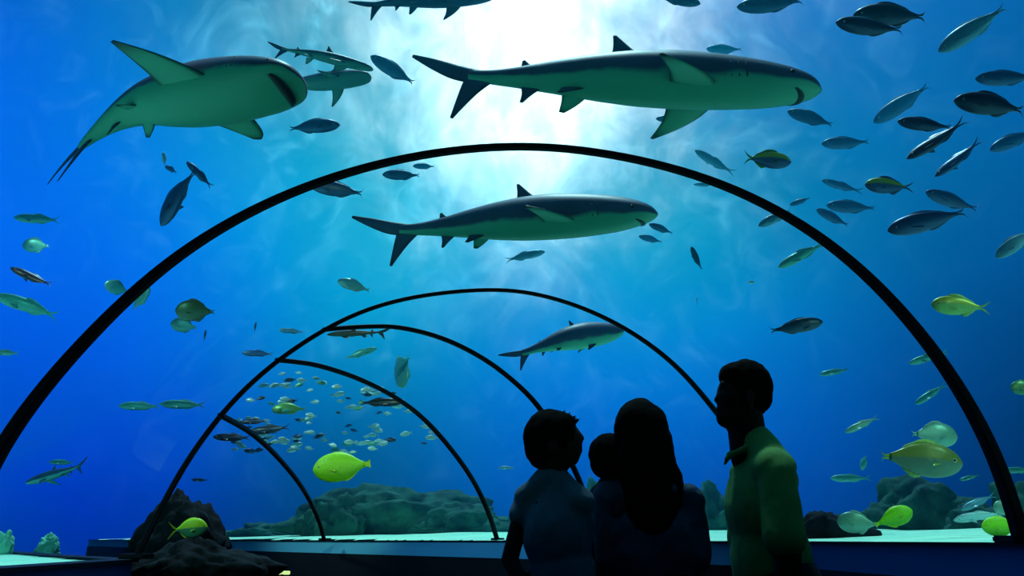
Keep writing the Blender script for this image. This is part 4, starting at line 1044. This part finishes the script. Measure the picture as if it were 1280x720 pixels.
def put(kind, px, py, lpx, ang, w, col, label, yaw=0, roll=0, group=None, dist=None):
    src = PR[kind]
    if kind not in used: o = src; used[kind] = 1
    else: o = copy_tree(src)
    w = w if w < 2.5 else 2.5 + (w - 2.5) * 1.7
    if dist is None and py < 450 and not roll: roll = 14 if math.cos(math.radians(ang)) > 0 else -14
    d = dist or glass_dist(px, py) + w
    if abs(yaw) > 80: yaw = 80
    orient(o, at(px, py, d), ang, yaw, roll, lpx / F * d / max(0.35, math.cos(math.radians(yaw))))
    recolor(o, (*col, 1)); o['label'] = label
    if group: o['group'] = group
    return o
FISH = [
 # kind, px, py, length px, heading deg, metres past the glass, colour, label, yaw, roll
 ('jack', 962, 6, 78, 181, 3.0, BL, 'dark blue fish cut by the top edge, right of the bright light', 10, 0),
 ('snapper', 1113, 19, 88, 178, 1.6, NV, 'navy fish at top right lying behind another, tail to the right', 8, 0),
 ('jack', 1085, 34, 84, 174, 1.3, DB, 'grey-blue fish in front of the navy fish at top right', -5, 0),
 ('jack', 1214, 38, 84, 214, 2.6, PB, 'pale blue fish diving steeply to the left near the top right corner', 15, 0),
 ('jack', 1257, 98, 72, 180, 2.4, BL, 'blue fish with bright forehead cut by the right edge', 5, 0),
 ('snapper', 1238, 131, 88, 172, 1.2, NV, 'darkest navy fish near the right edge with raised dorsal fin', 5, 0),
 ('jack', 1155, 156, 62, 170, 1.6, DB, 'dark fish with pale nose, left of the crossing pair at right', 10, 0),
 ('slim', 1171, 176, 84, 212, 1.6, DB, 'slender dark fish slanting down-left across the pale nosed fish', 5, 15),
 ('slim', 1198, 199, 70, 218, 2.4, BL, 'slender blue fish slanting down-left under the crossing pair', 5, 15),
 ('jack', 1126, 131, 72, 215, 6.5, BL, 'hazy blue fish with tail up, left of the pale nosed fish', 15, 0),
 ('jack', 1013, 148, 54, 154, 4.5, BL, 'plain blue fish just below the snout of the longest shark', 25, 0),
 ('jack', 1056, 179, 58, 182, 5.5, BL, 'hazy blue fish below and right of the longest shark', 0, 0),
 ('jack', 1266, 176, 62, 203, 4.8, BL, 'hazy blue fish by the right edge, level with the crossing pair', 0, 0),
 ('yback', 958, 200, 64, -4, 1.6, BL, 'blue fish with yellow-green back and green forked tail', 5, 0),
 ('ytop', 1111, 233, 60, 176, 1.7, BL, 'blue fish with orange-yellow back, right of the near rib', 0, 0),
 ('slim', 1052, 233, 52, 163, 6.5, BL, 'faint fish above the pink nosed one near the rib', 0, 0),
 ('jack', 1000, 252, 24, 200, 6.0, BL, 'tiny faint blue fish above the near rib at right', 20, 0),
 ('jack', 1063, 259, 60, 176, 5.6, BL, 'hazy blue fish left of and below the orange-yellow backed one', 0, 0),
 ('jack', 1040, 272, 44, 152, 5.0, BL, 'small fish with pale pink nose by the near rib', 0, 0),
 ('jack', 968, 273, 44, 206, 3.0, PB, 'pale backed fish half behind the near rib', 0, 0),
 ('jack', 1188, 251, 66, 160, 2.8, BL, 'blue fish heading left and up, above the bright backed fish', 0, 0),
 ('jack', 1157, 277, 94, 194, 1.6, BL, 'long blue fish with a bright arched back at right', 5, 0),
 ('snapper', 1270, 304, 52, 222, 2.2, PB, 'scaly blue fish at the right edge in mid height', 20, 0),
 ('slim', 1002, 319, 66, 208, 3.6, GR, 'thin greenish fish touching the near rib', 0, 0),
 ('ytop', 1200, 383, 72, 176, 1.4, YG, 'yellow-green fish right of the near rib', 0, 0),
 ('jack', 996, 408, 66, 10, 2.4, DK, 'dark teal fish heading right, inside the near rib', 0, 0),
 ('slim', 1160, 447, 50, 198, 4.0, GR, 'faint teal fish touching the inside of the near rib', 0, 0),
 ('slim', 1043, 465, 38, 190, 5.0, GR, 'faint green streak of a fish in open blue right of the man', 0, 0),
 ('slim', 1163, 493, 46, 213, 5.5, GR, 'very faint slender fish slanting by the near rib', 0, 0),
 ('slim', 1077, 531, 46, 205, 2.6, PG, 'small pale teal fish slanting upward to the right', 0, 0),
 ('deep', 1168, 544, 58, -4, 1.8, PG, 'pale silvery fish just above the big olive bream', 0, 0),
 ('bream', 1152, 575, 98, -5, 0.9, YG, 'big olive and grey bream with dark eye, lower right', -5, 0),
 ('deep', 1080, 578, 20, 260, 4.0, GR, 'tiny upright teal fish left of the big bream', 20, 0),
 ('slim', 1063, 598, 50, 180, 5.5, GR, 'faint flat streak of a fish above the dark boulder', 0, 0),
 ('deep', 1072, 654, 48, 178, 0.9, PG, 'pale green and white fish resting near the sand', 10, 0),
 ('tang', 1118, 647, 48, 22, 0.9, YG, 'bright yellow-green fish nosing upward near the sand', 0, 0),
 ('slim', 1222, 645, 62, 190, 1.0, SI, 'blue fish with a white lit belly beside the near rib foot', 0, -25),
 ('slim', 1222, 628, 46, 205, 2.5, PB, 'faint blue fish just above the white bellied one', 0, 0),
 ('deep', 1258, 635, 34, 180, 1.0, PG, 'pale mint fish half behind the near rib foot', 0, 0),
 ('tang', 1251, 658, 48, 182, 1.4, YG, 'green fish low behind the near rib foot', 0, 0),
 ('slim', 1212, 597, 26, 195, 4.5, GR, 'tiny faint fish right of the big bream', 0, 0),
 ('deep', 1280, 485, 34, 180, 1.6, (0.06, 0.2, 0.05), 'dark green fish cut by the right edge', 0, 0),
 ('slim', 1272, 588, 40, 180, 4.0, GR, 'faint teal fish outside the near rib at lower right', 0, 0),
 ('jack', 870, 323, 32, 112, 3.5, DK, 'small grey fish pointing upward, right of the middle shark', 0, 0),
 ('jack', 826, 286, 32, 158, 4.5, BL, 'small blue fish at the snout of the middle shark', 0, 0),
 ('jack', 813, 299, 30, 165, 6.5, BL, 'fainter small blue fish below the middle shark snout', 0, 0),
 ('small', 871, 376, 9, 90, 5.0, SI, 'tiny pale fish in open water left of the man', 0, 0),
 ('small', 940, 353, 10, 180, 6.0, SI, 'tiny pale fish above the head of the man', 0, 0),
 ('snapper', 442, 357, 42, 163, 2.6, SI, 'pale silver fish between the near and second ribs', 0, 0),
 ('jack', 421, 237, 70, 170, 2.4, BL, 'blue fish tucked right under the near rib at upper left', 0, 0),
 ('jack', 502, 219, 48, 178, 3.6, BL, 'blue fish just below the top of the near rib', 0, 0),
 ('jack', 530, 208, 28, 178, 6.5, BL, 'small faint fish just under the near rib bar', 0, 0),
 ('slim', 656, 320, 52, 12, 5.0, PB, 'pale streak of a fish beneath the middle shark', 0, 0),
 ('jack', 836, 149, 32, 178, 4.5, BL, 'small blue fish behind the pectoral fin of the longest shark', 0, 0),
 ('slim', 893, 203, 58, 148, 6.0, PB, 'hazy fish just above the near rib, right of centre', 0, 0),
 ('slim', 880, 231, 26, 178, 6.5, PB, 'faint small fish just under the near rib, right of centre', 0, 0),
 ('jack', 849, 0, 54, -10, 3.0, BL, 'blue fish cut by the top edge near the middle', 0, 0),
 ('jack', 905, 62, 44, 178, 7.5, BL, 'very faint fish above the longest shark', 0, 0),
 ('jack', 491, 88, 66, 147, 4.2, BL, 'blue fish slanting up-left at the tail of the longest shark', 0, 0),
 ('jack', 392, 158, 66, 3, 3.2, BL, 'blue fish under the mouth of the broad shark', 0, 0),
 ('small', 205, 199, 18, 95, 3.5, SI, 'tiny pale fish above the diving dark fish at left', 0, 0),
 ('small', 214, 212, 18, 150, 4.5, BL, 'tiny blue fish just above the diving dark fish', 0, 0),
 ('snapper', 220, 247, 82, 238, 2.4, BL, 'dark blue fish diving head down at left', 10, 0),
 ('slim', 250, 219, 48, 135, 2.6, BL, 'narrow dark blue fish crossing the tail of the diving fish', 0, 0),
 ('slim', 40, 347, 60, 155, 1.0, NV, 'navy torpedo shaped fish at far left', 0, 25),
 ('slim', 48, 274, 62, 176, 5.0, GR, 'faint pale fish near the left edge above the navy one', 0, 0),
 ('deep', 45, 307, 34, 178, 6.0, GR, 'blurred green fish near the left edge', 0, 0),
 ('slim', 36, 383, 90, 162, 3.6, GR, 'long teal fish near the left edge below the navy one', 0, 0),
 ('slim', 8, 441, 38, 178, 4.0, PG, 'pale cyan fish cut by the left edge', 0, 0),
 ('deep', 146, 360, 32, 160, 5.0, GR, 'faint green fish left of the near rib', 0, 0),
 ('deep', 176, 371, 38, 60, 3.5, PG, 'pale cyan fish right of the near rib at left', 0, 0),
 ('deep', 244, 389, 50, 178, 1.6, (0.1, 0.13, 0.03), 'dark deep bodied fish with yellow-green top and belly', 0, 0),
 ('deep', 230, 407, 34, 170, 4.0, PG, 'pale cyan fish under the dark deep bodied one', 0, 0),
 ('small', 256, 420, 16, 80, 1.8, NV, 'tiny dark fish below right of the deep bodied one', 0, 0),
 ('small', 319, 409, 14, 80, 2.5, NV, 'tiny dark fish just left of the second rib', 0, 0),
 ('slim', 323, 442, 42, 178, 3.5, BL, 'dim dark blue fish just left of the second rib', 0, 0),
 ('slim', 176, 508, 56, 178, 3.4, GR, 'slender teal fish in front of a similar one, lower left', 0, 0),
 ('slim', 230, 506, 60, 178, 4.0, GR, 'slender teal fish following another towards the left', 0, 0),
 ('slim', 78, 578, 34, 178, 5.0, GR, 'small faint fish just above the pale teal shark', 0, 0),
 ('slim', 365, 414, 34, 175, 3.5, PB, 'faint pale streak left of the dark slim shark', 0, 0),
 ('slim', 450, 442, 44, 18, 4.0, GR, 'faint teal fish between the third and fourth ribs', 0, 0),
 ('round', 504, 462, 44, 245, 4.2, GR, 'round flat teal fish between the third and fourth ribs', 20, 0),
 ('slim', 475, 503, 56, 0, 0.8, DK, 'dark slender fish touching the fourth rib', 0, 0),
 ('snapper', 361, 511, 42, 180, 2.2, (0.2, 0.45, 0.1), 'green fish with a white face among the school', 0, 0),
 ('slim', 291, 547, 50, 178, 1.0, NV, 'dark slim fish left of the farthest rib', 0, 0),
 ('slim', 318, 527, 36, 182, 1.4, NV, 'dark fish just above the bar of the farthest rib', 0, 0),
 ('slim', 338, 537, 54, 186, 1.8, DK, 'dark fish to the right of the farthest rib top', 0, 0),
 ('tang', 428, 584, 74, 186, 0.7, YG, 'large bright yellow tang in the middle distance', 0, 0),
 ('tang2', 236, 661, 46, 4, 0, YG, 'small tang with yellow back and tail before the black boulder', 5, 0),
 ('slim', 634, 585, 22, 178, 4.0, PB, 'tiny pale streak left of the boy', 0, 0),
 ('slim', 250, 600, 22, 178, 3.0, DK, 'small dim fish above the black corner boulder', 0, 0),
]
for k, px, py, lp, an, w, col, lab, yw, rl in FISH:
    put(k, px, py, lp, an, w, col, lab, yw, rl, dist=4.7 if k == 'tang2' else None)
# the school under the fourth rib
rs = random.Random(4); n = 0
school = []
while n < 120:
    px = rs.uniform(288, 560); py = rs.uniform(456, 566)
    top = 452 + max(0, (px - 350)) ** 1.6 / 90; left = 520 - (px - 278) * 0.95
    if py < top + 6 or py < left + 8: continue
    if px > 430 and rs.random() < (px - 430) / 140: continue
    school.append((px, py)); n += 1
for px, py in school:
    pale = rs.random() < 0.7
    o = put('small', px, py, rs.uniform(8, 17), rs.choice([180, 0, 175, 5]) + rs.uniform(-14, 14), rs.uniform(1.0, 5.0), SI if pale else rs.choice([GR, DK, BL]), 'tiny pale or dark fish in the loose school under the fourth rib', rs.uniform(-25, 25), group='loose school of tiny fish under the fourth rib')
